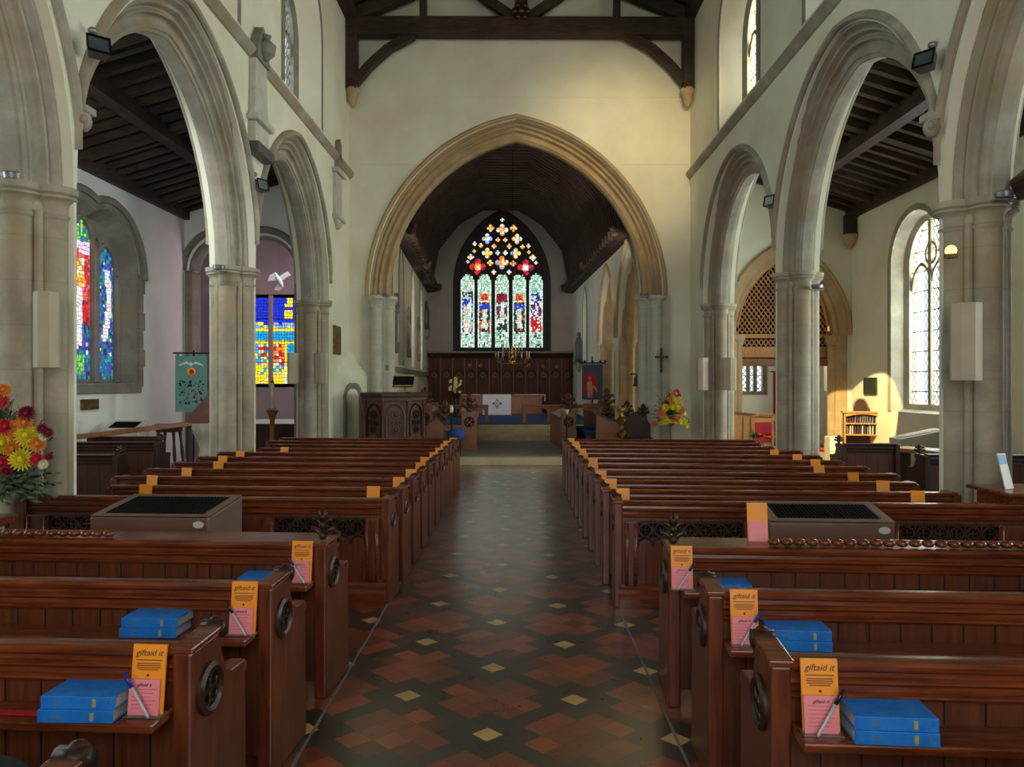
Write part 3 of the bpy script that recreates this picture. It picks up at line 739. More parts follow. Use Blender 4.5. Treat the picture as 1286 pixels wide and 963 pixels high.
def tracery_east():
    x,y=ch(EWc,CL)
    t=semp('window_40',(x,y,0),CA_)
    # dark stone backing filled with lights
    o=outline(1.74,2.8,5.3,2.77,16)
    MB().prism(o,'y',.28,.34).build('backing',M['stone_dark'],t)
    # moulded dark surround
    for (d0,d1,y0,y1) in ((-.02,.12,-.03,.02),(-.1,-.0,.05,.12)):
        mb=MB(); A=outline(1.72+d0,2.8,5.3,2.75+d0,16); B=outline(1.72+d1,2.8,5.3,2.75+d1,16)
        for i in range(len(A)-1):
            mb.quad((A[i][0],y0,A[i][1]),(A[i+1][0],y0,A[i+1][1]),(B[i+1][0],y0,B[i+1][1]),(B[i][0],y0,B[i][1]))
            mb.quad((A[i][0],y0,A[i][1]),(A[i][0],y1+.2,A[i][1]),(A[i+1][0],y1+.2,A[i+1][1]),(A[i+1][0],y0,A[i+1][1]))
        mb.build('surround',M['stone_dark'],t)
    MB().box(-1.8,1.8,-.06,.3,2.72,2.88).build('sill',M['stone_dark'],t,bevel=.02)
    lw=.56; cs=[-1.3,-.66,0,.66,1.3]
    def fig(kind):
        def f(u,w,rr):
            du=abs(u-.5)
            if u<.1 or u>.9: return vary(pick(rr,(W_,3),(PG,2)),rr)
            if w<.2: return vary(pick(rr,(PG,3),(W_,3),(PG2,2),(DG,1)),rr)
            if w>.72: return vary(pick(rr,(W_,3),(PG,4),(PG2,2)),rr)
            if kind==2:   # centre
                if .22<w<.33: return vary(pick(rr,(DG,2),(MR,1),(W_,1)),rr)
                if .6<w<.7 and du<.35: return vary(pick(rr,(MR,3),(RD,2),(PU,1)),rr)
                if .3<w<.6 and du<.12: return vary(pick(rr,(SK,2),(W_,2)),rr)
                if .42<w<.52: return vary(pick(rr,(RD,1),(PU,1),(DG,1)),rr)
                return vary(pick(rr,(PG,3),(W_,1),(DG,2)),rr)
            if kind in (1,3):
                if .62<w<.7 and du<.3: return vary(pick(rr,(OR,2),(RD,2)),rr)
                if .5<w<.57: return vary(pick(rr,(BL,3),(LB,1)),rr)
                if .24<w<.55 and du<.22: return vary(pick(rr,(W_,3),(PG,2),(SK,1)),rr)
                if w<.6: return vary(pick(rr,(DG,2),(BK,2),(RD,.6),(OR,.8)),rr)
                return vary(pick(rr,(PG,3),(YL,1),(W_,2)),rr)
            if kind==0:
                if w>.62: return vary(pick(rr,(BK,2),(OR,1),(BL,1),(PG,2)),rr)
                if .55<w<.62: return vary(pick(rr,(BL,2),(W_,1)),rr)
                if du<.28: return vary(pick(rr,(W_,5),(SK,2),(PG,1)),rr)
                return vary(pick(rr,(BK,1),(RD,1),(BL,1),(PG,2)),rr)
            if w<.4: return vary(pick(rr,(RD,4),(W_,1)),rr)
            if .4<w<.6: return vary(pick(rr,(PU,2),(W_,2),(BK,1)),rr)
            return vary(pick(rr,(BL,2),(PG,2),(W_,1),(BK,.5)),rr)
        return f
    for k,c in enumerate(cs):
        x0,x1=c-lw/2+.02,c+lw/2-.02
        def ins(x,z,c=c):
            return z<5.35+1.25*arctop(min(abs(x-c),.26),.26,.32)
        lt=stained('light',t,x0,x1,2.95,5.85,.262,9,44,fig(k),ins)
        lt['label']=['left light with white robed figures','light with a robed figure under a red canopy','centre light with a figure on a cross','light with a robed figure under a red canopy','right light with blue and red robed figures'][k]
    for c in (-.98,-.33,.33,.98,-1.64,1.64):
        MB().box(c-.045,c+.045,.12,.3,2.85,5.45).build('mullion',M['stone_dark'],t,bevel=.015)
    # cusped heads and flowing tracery bars
    mb=MB()
    for c in cs:
        mb.tube([(c-.3+.6*i/10,.2,5.4+1.3*arctop(-.3+.6*i/10,.3,.36)) for i in range(11)],.035,6)
    mb.build('tracery',M['stone_dark'],t,auto=True)
    P1=([W_,YL,SK],[W_,LB,YL,W_]); P2=([YL,W_],[RD,RD,MR,RD]); P3=([W_,YL,OR],[W_,YL,OR,LB]); P4=([YL],[YL]); P5=([YL,OR],[YL,OR,W_]); 
    S=4.586
    L=[(332,170,32,P3),(245,222,28,P1),(418,222,28,P1),(265,160,20,P5),(397,160,20,P5),(307,228,13,P5),(350,228,13,P5),(285,265,14,P5),(373,265,14,P5),
       (245,305,28,P1),(410,305,28,P1),(305,303,14,P1),(350,303,14,P1),(330,360,36,P3),(190,385,44,P2),(468,388,44,P2),(150,330,18,P1),(510,330,18,P1),(133,355,10,P1),(528,360,10,P1),
       (170,295,10,P4),(487,298,10,P4),(172,252,12,P1),(485,262,12,P1),(262,362,17,P5),(395,365,17,P5),(283,415,14,P1),(372,415,14,P1),(208,262,13,P5),(450,268,13,P5),(332,112,11,P1)]
    it=[]
    for px,py,r,p in L:
        X=(px-330)/S*.0300; z=1.6+(481-(250+py/S))*.0300
        it.append((X,z,r/S*.0300*1.1,p))
    facets('tracery_lights',t,it,.262)
    mb=MB()
    for X,z,r,p in it:
        if r>.09: mb.torus((X,.24,z),r*1.12,.02,'xz',16,6)
    mb.build('tracery_ring',M['stone_dark'],t,auto=True)
tracery_east()

def aisle_stained():
    # left aisle window of deep blue glass
    t=semp('window_41',(-AX,13.13,0),PI/2)
    a,zb,zs,r=1.5,1.55,3.5,.95
    o1=outline(a,zb,zs,r); o2=outline(1.2,1.62,3.5,.8); mb=MB(); k=len(o1)
    for i in range(k):
        j=(i+1)%k; mb.quad((o1[i][0],0,o1[i][1]),(o1[j][0],0,o1[j][1]),(o2[j][0],.26,o2[j][1]),(o2[i][0],.26,o2[i][1]))
    mb.build('splay',M['stone_grey'],t)
    mb=MB(); os_=outline(a+.14,zb-.02,zs,r+.14)
    for i in range(k-1):
        jit=.05*((i%2)*1.0)
        mb.quad((os_[i][0],-.012,os_[i][1]),(os_[i+1][0],-.012,os_[i+1][1]),(o1[i+1][0],-.012,o1[i+1][1]),(o1[i][0],-.012,o1[i][1]))
    # toothed quoins on the jambs
    for i in range(6):
        w=.2 if i%2 else .08
        for s in (-1,1): mb.box(min(s*1.47,s*(1.5+w)),max(s*1.47,s*(1.5+w)),-.014,.01,1.55+i*.34,1.55+i*.34+.33)
    mb.build('surround',M['stone_grey'],t)
    mb=MB(); arch_sweep(mb,a-.02,r,[(.1,0),(.1,-.05),(.16,-.1),(.22,-.04),(.22,0)],zs,n=14); mb.build('hood_mould',M['stone_grey'],t,auto=True)
    MB().prism(outline(1.26,1.58,3.48,.84),'y',.262,.3).build('backing',M['stone_grey'],t)
    MB().box(-1.55,1.55,-.03,.3,1.42,1.6).build('sill',M['stone_grey'],t,bevel=.02)
    B1=srgb(20,70,170);B2=srgb(16,120,150);B3=srgb(20,40,120);G1=srgb(30,140,80);G2=srgb(120,200,60);PK=srgb(230,200,230)
    def c0(u,w,rr):
        return vary(pick(rr,(B1,4),(B2,4),(B3,2),(G1,2),(PK,.4),(PU,.6)),rr,.35)
    def c1(u,w,rr):   # pale curved band through blue
        cxx=.25+.5*math.sin((w-.18)*3.6) if w<.85 else 9
        if abs(u-cxx)<.17 and .3<w<.86: return vary(pick(rr,(PK,3),(W_,2)),rr,.1)
        return c0(u,w,rr)
    def c2(u,w,rr):   # red and gold tall figure
        if w>.88: return vary(pick(rr,(G1,1),(G2,1.5),(YL,.6),(B2,2)),rr)
        if .80<w<.86: return vary(PK,rr,.1)
        if .2<w<.58 and .22<u<.62: return vary(pick(rr,(W_,3),(PK,2)),rr,.1)
        if .58<w<.76 and .25<u<.7: return vary(pick(rr,(YL,2),(W_,1),(OR,1)),rr)
        if .5<w<.8: return vary(pick(rr,(RD,4),(OR,1),(srgb(240,90,90),2)),rr)
        if .34<w<.5 and u>.6: return vary(pick(rr,(RD,3),(MR,1)),rr)
        if .04<w<.16 and .3<u<.7: return vary(pick(rr,(G2,2),(G1,1)),rr)
        return c0(u,w,rr)
    for k_,(c,fn,top) in enumerate(((-.77,c0,3.85),(0,c2,4.2),(.77,c1,3.85))):
        def ins(x,z,c=c,top=top): return z<top-.32+1.2*arctop(min(abs(x-c),.285),.285,.34)
        stained('light',t,c-.28,c+.28,1.66,top+.1,.256,10,38,fn,ins,M['stained_bright'])
    for c in (-.385,.385,-1.14,1.14): MB().box(c-.07,c+.07,.17,.28,1.6,3.9 if abs(c)<1 else 3.5).build('mullion',M['stone_grey'],t,bevel=.025)
    mb=MB()
    for c,z in ((-.77,3.53),(0,3.88),(.77,3.53)): mb.tube([(c-.34+.68*i/10,.24,z+1.25*arctop(-.34+.68*i/10,.34,.38)) for i in range(11)],.05,6)
    for c in (-.45,.45): mb.torus((c,.24,3.98),.12,.035,'xz',14,6)
    mb.build('tracery',M['stone_grey'],t,auto=True)
aisle_stained()

def picture_window():
    t=semp('window_42',(-6.42,19.6,0),0)
    NV=srgb(16,40,200); TQ=srgb(20,150,210); YY=srgb(250,226,30); OO=srgb(240,130,30)
    def col(c):
        def f(u,w,rr):
            if c==0:
                if w>.72: return vary(NV,rr)
                if w>.3: return vary(pick(rr,(OO,4),(RD,1)),rr,.15)
                return vary(pick(rr,(OO,2),(RD,2)),rr)
            if w>.70:
                if c==2 and .45<u<.8 and .74<w<.86: return vary(YY,rr,.05)
                if c==2 and .5<u<.75 and w>.9: return vary(YY,rr,.05)
                return vary(NV,rr)
            if w>.64: return vary(pick(rr,(LB,2),(YY,1)),rr)
            if w>.60: return vary(YY,rr,.05)
            if w>.50: return vary(TQ,rr,.12)
            if w>.45: return vary(YY,rr,.05)
            if w>.23:
                if c==1: return vary(pick(rr,(TQ,2),(RD,1.5),(SK,1),(YY,1)),rr)
                if u<.45: return vary(pick(rr,(RD,1.5),(W_,1.5),(OO,2)),rr)
                if .6<u<.85: return vary(TQ,rr)
                return vary(YY,rr,.05)
            if c==2 and u>.45: return vary(pick(rr,(W_,3),(PG,1),(YY,1)),rr,.1)
            return vary(pick(rr,(YY,4),(SK,1),(TQ,.6)),rr,.08)
        return f
    MB().box(-1.15,1.15,-.0,.02,1.5,3.78).build('backing',M['plaster_mauve'],t)
    for k,c in enumerate((-.72,0,.72)):
        stained('light',t,c-.31,c+.31,1.58,3.7,-.012,9,28,col(k),None,M['stained_bright'],jit=.2)
        for z in (1.57,2.1,2.62,3.18,3.7): MB().box(c-.32,c+.32,-.03,-.0,z-.008,z+.008).build('glazing_bar',M['iron'],t)
    for c in (-1.1,-.36,.36,1.1): MB().box(c-.055,c+.055,-.09,.0,1.5,3.76).build('mullion',M['plaster_mauve'],t,bevel=.02)
    MB().box(-2.0,2.6,-.25,.0,.66,.74).build('sill',M['stone_grey'],t,bevel=.01)
picture_window()
# ------------------------------------------------------------------ church furniture beyond the pews
def CH(u,v,z=0): x,y=ch(u,v); return (x,y,z)
# panelling behind the altar
t=thing('altar_panelling','tall dark oak panelling with a gilt carved cornice behind the altar','panelling',CH(0,CL-.08,.48),CA_)
W2=HU-.03
MB().box(-W2,W2,-.04,.06,0,2.2).build('panel',M['reredos'],t)
MB().prism([(-.3,2.24),(-.14,2.1),(-.06,2.06),(.06,2.06),(.06,2.3),(-.3,2.3)],'x',-W2,W2).build('cornice',M['dark_wood'],t)
mb=MB(); k=0
for i in range(34):
    x=-W2+.12+i*(2*W2-.24)/33; mb.torus((x,-.17,2.12),.05,.013,'xz',10,5,0,PI); 
mb.build('gilt_cresting',M['brass_old'],t,auto=True)
mb=MB()
for i in range(12):
    x=-W2+.23+i*.455
    mb.tube([(x-.2+.4*j/10,-.05,1.35+1.0*arctop(-.2+.4*j/10,.2,.26)) for j in range(11)],.018,5); mb.torus((x,-.05,1.42),.08,.014,'xz',12,5)
    mb.box(x-.235,x-.215,-.07,0,0,2.06)
mb.build('blind_tracery',M['dark_wood'],t,auto=True)
mb=MB()
for x,z in ((-1.15,1.78),(-.75,1.78),(1.05,1.78),(1.6,1.75),(2.1,1.74)):
    mb.torus((x,-.08,z),.05,.014,'xz',10,5)
mb.build('gilt_emblem',M['brass_old'],t,auto=True)
# altar
t=thing('altar','long oak altar table with plain panelled front below the east window','altar',CH(-.05,CL-2.6,.48),CA_)
MB().box(-1.5,1.5,-.02,.75,.66,.72).build('tabletop',M['chancel_wood'],t,bevel=.01)
MB().box(-1.42,1.42,.05,.68,.06,.66).build('front_panel',M['chancel_wood'],t)
for x in (-1.42,-.7,0,.7,1.34): MB().box(x,x+.08,.0,.06,.02,.66).build('stile',M['chancel_wood'],t,bevel=.005)
MB().box(-1.46,1.46,-.0,.7,0,.08).build('plinth',M['dark_wood'],t)
t=thing('altar_frontal','pale blue white altar cloth with an embroidered cross hanging over the altar front','altar cloth',CH(-.12,CL-2.6,.48),CA_)
mb=MB(); mb.box(-.55,.42,-.045,-.03,.03,.735); mb.box(-.55,.42,-.045,.4,.725,.735); mb.build('cloth',M['white_cloth'],t)
mb=MB()
for k in range(4):
    a=k*PI/2; x,z=-.06+.12*math.cos(a),.42+.12*math.sin(a)
    mb.beam((-.06,-.055,.42),(-.06+.16*math.cos(a),-.055,.42+.16*math.sin(a)),.012,.035,up=(0,1,0)); mb.torus((x,-.055,z),.035,.01,'xz',8,4)
    a+=PI/4; mb.ball((-.06+.08*math.cos(a),-.052,.42+.08*math.sin(a)),.02,6)
mb.build('embroidered_cross',M['brass_old'],t)
t=thing('altar_linen','narrow white linen cloth along the top of the altar','altar cloth',CH(-.05,CL-2.6,.48),CA_)
mb=MB(); mb.box(.5,1.53,-.03,.76,.722,.73); mb.box(1.505,1.53,-.03,.76,.5,.73); mb.box(-1.53,-.7,-.03,.76,.722,.73); mb.build('linen',M['white_cloth'],t)
# communion rails
def rail(u0,u1,label):
    t=thing('altar_rail',label,'altar rail',CH((u0+u1)/2,5.3,.48),CA_); L=(u1-u0)/2
    MB().box(-L,L,-.06,.06,.46,.52).build('handrail',M['chancel_wood'],t,bevel=.01)
    n=max(2,int((u1-u0)/.62)+1)
    for i in range(n):
        x=-L+.06+i*(2*L-.12)/(n-1); MB().box(x-.05,x+.05,-.05,.05,0,.46).build('post',M['chancel_wood'],t,bevel=.006)
        if i<n-1:
            x2=-L+.06+(i+1)*(2*L-.12)/(n-1)
            mb=MB(); w=(x2-x)/2-.05
            mb.prism([(x+.05,.46),(x+.05,.34)]+[(x+.05+w-w*math.cos(PI*j/8),.34+.1*math.sin(PI*j/8)) for j in range(1,8)]+[(x2-.05,.34),(x2-.05,.46)],'y',-.02,.02); mb.build('arched_brace',M['chancel_wood'],t)
rail(-2.6,-.52,'oak altar rail left of the altar cloth with arched openings')
rail(.42,2.6,'oak altar rail right of the altar cloth with arched openings')
# altar flowers on a pedestal
def bloom(kind='mum',r=.06,n=14):
    mb=MB()
    for L_,(rr,zz,tl) in enumerate(((1,0,.25),(.8,.25,.5),(.55,.42,.9))):
        for k in range(n):
            a=2*PI*(k+.5*L_)/n; w=PI/n*.9
            p0=(.1*r*math.cos(a),.1*r*math.sin(a),r*zz*.4)
            pl_=(rr*r*.7*math.cos(a-w),rr*r*.7*math.sin(a-w),r*(zz+tl*.35)); pr=(rr*r*.7*math.cos(a+w),rr*r*.7*math.sin(a+w),r*(zz+tl*.35))
            tip=(rr*r*math.cos(a),rr*r*math.sin(a),r*(zz+tl*.55)); mb.quad(p0,pl_,tip,pr)
    mb.ball((0,0,r*.35),r*.3,6)
    return mb
BLOOM={}
def get_bloom(m,n=14,size=1):
    k=(m,n)
    if k not in BLOOM:
        o=bloom(n=n).build('bloom',M[m]); me=o.data; bpy.data.objects.remove(o); BLOOM[k]=me
    return BLOOM[k]
def arrangement(name,label,loc,R,H,blooms,nleaf,base,seed=1,bn=12,leafm='leaf',group=None):
    t=thing(name,label,'flower arrangement',loc,0,group); rr=random.Random(seed)
    mb=MB()
    for i in range(nleaf):
        a=rr.uniform(0,2*PI); e=rr.uniform(-.35,1.45); L=rr.uniform(.5,1.0)
        d=Vector((math.cos(a)*math.cos(e)*R,math.sin(a)*math.cos(e)*R*.8,math.sin(e)*H))*L
        s=Vector((0,0,base)); tip=s+d; mid=s+d*.6
        w=d.cross(Vector((0,0,1))); w=(w.normalized() if w.length>1e-4 else Vector((1,0,0)))*rr.uniform(.008,.02)*max(.6,min(1,R/.3))
        mb.quad(s+d*.3,mid+w,tip,mid-w)
        if rr.random()<.6:
            for q in (.55,.75,.9):
                b0=s+d*q; side=w.normalized()*R*.15*rr.choice((-1,1)); b1=b0+side+d*.12; n_=Vector((0,0,.009))
                mb.quad(b0,(b0+b1)/2+n_*1.2,b1,(b0+b1)/2-n_*1.2)
    f=mb.build('foliage',M[leafm],t); f['kind']='stuff'
    for bb in blooms:
        x,z,s,m=bb[:4]
        o=bpy.data.objects.new('bloom',get_bloom(m,bn)); C.objects.link(o); o.parent=t
        y=-math.sqrt(max(.08,1-(x/R)**2*.9-((z-base)/H)**2*.9))*R*.95
        if len(bb)>4: y=bb[4]
        o.location=(x,y,z); o.scale=(s,)*3
        v=Vector((x*.8,-.9,max(-.2,(z-base))*.9)).normalized(); o.rotation_euler=v.to_track_quat('Z','Y').to_euler()
    return t
x,y,z=CH(-1.55,CL-3.6,.48)
bl=[]
rr=random.Random(3)
for i in range(22):
    a=rr.uniform(0,2*PI); q=rr.uniform(0,.9)**.6; bl.append((.24*q*math.cos(a),.95+.1+.3*q*math.sin(a),rr.uniform(.7,1.2),rr.choice(['f_white','f_white','f_yellow','f_white'])))
arrangement('altar_flowers','cream and yellow flowers on a dark wooden pedestal left of the altar',(x,y,z),.3,.36,bl,90,.95,3,10)
t=thing('flower_pedestal','carved dark wooden pedestal under the cream altar flowers','pedestal',(x,y,z))
MB().lathe([(.2,0),(.2,.05),(.1,.1),(.07,.3),(.1,.5),(.07,.6),(.16,.72),(.18,.8)],12).build('stand',M['dark_wood'],t,auto=True)
MB().lathe([(.06,.8),(.12,.84),(.13,.93)],12).build('bowl',M['brass_old'],t,auto=True)

# poppyhead
def poppy(mb,c,h,w,ax='x'):
    """a carved leaf finial"""
    def q(u,zz): return (c[0]+u,c[1],c[2]+zz) if ax=='x' else (c[0],c[1]+u,c[2]+zz)
    mb.ball(q(0,h*.12),w*.22,6); 
    for s in (-1,1):
        mb.tube([q(0,h*.1),q(s*w*.25,h*.28),q(s*w*.5,h*.36),q(s*w*.52,h*.22)],[w*.12,w*.13,w*.12,w*.05],6)
        mb.tube([q(0,h*.4),q(s*w*.2,h*.58),q(s*w*.4,h*.66),q(s*w*.42,h*.52)],[w*.1,w*.12,w*.1,w*.04],6)
        mb.tube([q(0,h*.6),q(s*w*.12,h*.82),q(s*w*.03,h*1.0)],[w*.12,w*.12,w*.04],6)
    mb.ball(q(0,h*.45),w*.2,6); mb.ball(q(0,h*.72),w*.16,6)
def choir(name,label,u,v,s,L,hh,m='chancel_wood',seat=False):
    """choir desk running east; s=-1 left, +1 right of the middle aisle"""
    x,y=ch(u,v); t=thing(name,label,'choir stall',(x,y,.13),CA_)
    m_=M[m]
    MB().box(-.17,.17,-.05,.03,0,hh).build('bench_end',m_,t,bevel=.008)
    mb=MB(); poppy(mb,(0,-.01,hh-.02),.42,.34); mb.build('poppyhead',M['dark_wood'] if m=='dark_wood' else M['pulpit'],t,smooth=True)
    mb=MB(); mb.torus((0,-.055,hh*.72),.1,.02,'xz',14,5)
    for k in range(4): mb.ball((.05*math.cos(k*PI/2),-.055,hh*.72+.05*math.sin(k*PI/2)),.03,6)
    mb.build('carved_roundel',M['pew_carved'],t,smooth=True)
    MB().box(min(-s*.12,-s*.16),max(-s*.12,-s*.16),.03,L,0,hh-.12).build('front_panel',m_,t)
    mb=MB(); mb.prism([(-s*.2,hh-.16),(s*.2,hh-.02),(s*.2,hh+.01),(-s*.2,hh-.13)],'y',.03,L); mb.build('desk_top',m_,t)
    MB().box(-.17,.17,L,L+.06,0,hh).build('bench_end',m_,t,bevel=.008)
    return t
choir('choir_desk','carved oak choir desk with poppyhead end beside the aisle, left of the chancel',-.98,.6,-1,2.6,.86)
choir('choir_desk','carved oak choir desk with poppyhead end beside the aisle, right of the chancel',1.2,.6,1,2.6,.86)
choir('choir_stall','tall oak stall with twin poppyheads behind the left choir desk',-1.98,.9,-1,2.6,.98)
choir('choir_stall','oak stall with blue cushion and poppyhead behind the right choir desk',2.0,.3,1,2.6,.96)
# gabled wooden kneeling desk next to the pulpit
x,y=at(556,552,16.1)[0],16.1
t=thing('prayer_desk','plain light oak prayer desk with a gabled end between pulpit and blue hassock','prayer desk',(x,y,.13))
MB().prism([(-.34,0),(.02,0),(.02,.62),(-.12,.78),(-.34,.62)],'y',0,.05).build('end_panel',M['chancel_wood'],t,bevel=.005)
MB().prism([(-.36,.6),(-.12,.76),(.06,.60),(.06,.63),(-.12,.80),(-.36,.64)],'y',-.03,.4).build('gabled_top',M['dark_wood'],t)
MB().box(.03,.34,.08,.12,0,.5).build('front_panel',M['chancel_wood'],t,bevel=.004)
MB().prism([(.0,.48),(.38,.42),(.38,.45),(.0,.52)],'y',.02,.4).build('desk_top',M['dark_wood'],t)
mb=MB(); poppy(mb,(.0,.45,.72),.4,.3); mb.build('poppyhead',M['pulpit'],t,smooth=True)
x=at(572,545,15.95)[0]
t=thing('hassock','bright blue hassock hanging by the left stave in front of the prayer desk','hassock',(x,15.95,.13))
mb=MB(); mb.lathe([(.02,.0),(.13,.03),(.16,.1),(.14,.2),(.03,.26)],10,(0,.1,.3),sx=1.2,sy=.8); mb.build('cushion',M['blue_cloth'],t,smooth=True)
MB().box(-.1,.1,.02,.18,0,.32).build('stool',M['navy'],t,bevel=.01)
# blue seat cushion on the right stall
x,y=ch(1.72,.35)
t=thing('seat_cushion','long bright blue seat cushion on the right choir stall','cushion',(x,y,.13),CA_)
MB().box(-.2,.32,0,1.8,.36,.44).build('cushion',M['blue_cloth'],t,bevel=.03)
MB().box(-.16,.28,.05,1.75,0,.36).build('bench',M['dark_wood'],t)
# right choir seat with gabled end
x=at(768,550,16.25)[0]
t=thing('clergy_desk','oak clergy desk with sloped top right of the blue cushion','prayer desk',(x-.08,16.2,.13))
MB().prism([(-.24,0),(.3,0),(.3,.66),(.1,.7),(-.24,.86)],'y',0,.05).build('end_panel',M['chancel_wood'],t,bevel=.005)
MB().box(-.22,.28,.05,.5,.05,.6).build('body',M['dark_wood'],t)
mb=MB(); mb.prism([(-.28,.84),(.1,.69),(.34,.64),(.34,.68),(.1,.73),(-.28,.89)],'y',-.03,.55); mb.build('desk_top',M['dark_wood'],t)
mb=MB(); poppy(mb,(.05,.5,.7),.34,.26); mb.build('poppyhead',M['dark_wood'],t,smooth=True)
# dark carved chair right of the brass lectern
x=at(797,545,16.3)[0]
t=thing('carved_chair','dark carved high-backed chair in front of the chancel arch, right of the brass stand','chair',(x+.06,16.25,0.13))
MB().prism([(-.3,0),(.3,0),(.3,.62),(.2,.78),(0,.88),(-.2,.78),(-.3,.62)],'y',.3,.36).build('backrest',M['dark_wood'],t,bevel=.01)
MB().box(-.28,.28,-.15,.3,.3,.36).build('seat',M['dark_wood'],t,bevel=.01)
for sx in (-.25,.25):
    for sy in (-.12,.27): MB().tube([(sx,sy,0),(sx,sy,.3)],.03,8).build('leg',M['dark_wood'],t)
mb=MB(); poppy(mb,(-.18,.33,.8),.3,.26); poppy(mb,(.16,.33,.78),.26,.24); mb.build('carved_cresting',M['dark_wood'],t,smooth=True)
# brass stand with candle
x=at(782,530,15.8)[0]
t=thing('brass_stand','ornate knopped brass candle stand right of the aisle','candle stand',(x,15.9,.0))
MB().lathe([(.16,.13),(.16,.17),(.1,.2),(.05,.26),(.08,.33),(.03,.38),(.03,.48),(.1,.54),(.12,.6),(.05,.66),(.03,.75),(.09,.82),(.11,.88),(.04,.94),(.03,1.0),(.08,1.05),(.08,1.1),(.02,1.12)],14).build('stem',M['brass'],t,auto=True)
mb=MB()
for k in range(6): a=k*PI/3; mb.tube([(0,0,1.0),(.1*math.cos(a),.1*math.sin(a),1.05),(.13*math.cos(a),.13*math.sin(a),1.16)],[.012,.01,.014],5)
mb.build('branches',M['brass'],t,smooth=True)
# churchwarden staves
for px,lb,Y in ((567,'thin black stave with pale mitre head at the left of the aisle before the choir',12.55),(712,'thin black stave with pale crown head at the right of the aisle before the choir',12.3)):
    x,z=at(px,512,Y); t=thing('churchwarden_stave',lb,'stave',(x,Y,0))
    MB().tube([(0,0,.0),(0,0,1.13)],.014,8).build('shaft',M['iron'],t)
    MB().lathe([(.012,1.13),(.03,1.15),(.03,1.2),(.02,1.23),(.012,1.25)] if px<600 else [(.012,1.06),(.014,1.14),(.034,1.17),(.034,1.19)],10).build('head',M['white_box'],t,auto=True)
# chandelier
x,y,z=CH(0.12,4.6,0)
t=thing('chandelier','small brass chandelier with candles hanging before the altar','chandelier',(x,y,0))
MB().tube([(0,0,2.55),(0,0,7.9)],.008,6).build('rod',M['iron'],t)
MB().lathe([(.01,2.02),(.04,2.06),(.09,2.12),(.09,2.2),(.04,2.26),(.03,2.35),(.05,2.4),(.03,2.48),(.02,2.6)],12).build('stem',M['brass'],t,auto=True)
for tier,(R,z0,n) in enumerate(((.46,2.22,8),(.26,2.42,6))):
    for k in range(n):
        a=2*PI*k/n+.2; c_,s_=math.cos(a),math.sin(a)
        mb=MB(); mb.tube([(0,0,z0),(R*.4*c_,R*.4*s_,z0-.1),(R*.8*c_,R*.8*s_,z0-.08),(R*c_,R*s_,z0+.05)],.013,6); mb.lathe([(.03,z0+.05),(.035,z0+.07),(.015,z0+.08)],8,(R*c_,R*s_,0)); ar=mb.build('arm',M['brass'],t,smooth=True)
        MB().tube([(R*c_,R*s_,z0+.08),(R*c_,R*s_,z0+.24)],.016,8).build('candle',M['candle'],ar)
# pulpit
def pulpit():
    t=thing('pulpit','carved oak octagonal pulpit on a pale stone foot beside the chancel arch','pulpit',(-2.42,15.55,0),math.radians(12))
    ap=.62; 
    def ring(r): return [(r*math.cos(PI/8+k*PI/4),r*math.sin(PI/8+k*PI/4)) for k in range(8)]
    MB().prism(ring(.5),'z',0,.42).build('stone_foot',M['stone_pale'],t,bevel=.02)
    MB().box(.05,.75,-.9,-.3,0,.5).build('stone_step',M['stone_pale'],t,bevel=.02)
    MB().prism(ring(.60),'z',.46,1.3).build('body',M['pulpit'],t)
    MB().prism(ring(.7),'z',1.34,1.42).build('cornice',M['dark_wood'],t,bevel=.012)
    MB().prism(ring(.66),'z',1.26,1.34).build('frieze',M['pulpit'],t,bevel=.01)
    MB().prism(ring(.68),'z',.42,.52).build('base_moulding',M['pulpit'],t,bevel=.015)
    for k in range(8):
        Mx=Matrix.Rotation(k*PI/4,4,'Z'); d=.60*math.cos(PI/8)
        mb=MB()
        pts=[(d+.02,-.17+.34*j/10,.98+1.1*arctop(-.17+.34*j/10,.17,.2)) for j in range(11)]
        pts=[(d+.02,-.17,.58)]+pts+[(d+.02,.17,.58)]
        mb.tube([Mx@Vector(p) for p in pts],.02,6)
        for (yy,zz,r) in ((0,1.0,.07),(-.07,.85,.045),(.07,.85,.045),(0,.72,.06)):
            tt=MB(); tt.torus((d+.03,yy,zz),r,.016,'yz',12,5); mb.add(tt.v,tt.f,Mx)
            tt=MB(); tt.ball((d+.03,yy,zz),r*.45,6); mb.add(tt.v,tt.f,Mx)
        mb.build('carved_panel',M['pew_carved'] if k%2 else M['pulpit'],t,auto=True)
        Mp=Matrix.Rotation(PI/8+k*PI/4,4,'Z'); tt=MB(); tt.lathe([(.035,.52),(.035,.56),(.022,.6),(.022,1.16),(.035,1.2),(.04,1.26)],8,(.61,0,0)); b=MB(); b.add(tt.v,tt.f,Mp); b.build('corner_shaft',M['pulpit'],t,auto=True)
    t=thing('book_stand','gilt and black sloping book stand standing on top of the pulpit','book stand',(at(507,480,15.4)[0],15.35,1.42))
    MB().tube([(0,0,0),(0,0,.16)],.015,8).build('stem',M['brass'],t)
    mb=MB(); mb.prism([(-.1,.12),(-.08,.10),(.1,.3),(.08,.32)],'x',-.2,.2,Matrix.Identity(4)); mb.build('desk',M['iron'],t)
    MB().beam((-.2,-.11,.13),(.2,-.11,.13),.03,.02).build('lower_rim',M['brass'],t); MB().beam((-.2,.09,.32),(.2,.09,.32),.03,.02).build('upper_rim',M['brass'],t)
pulpit()
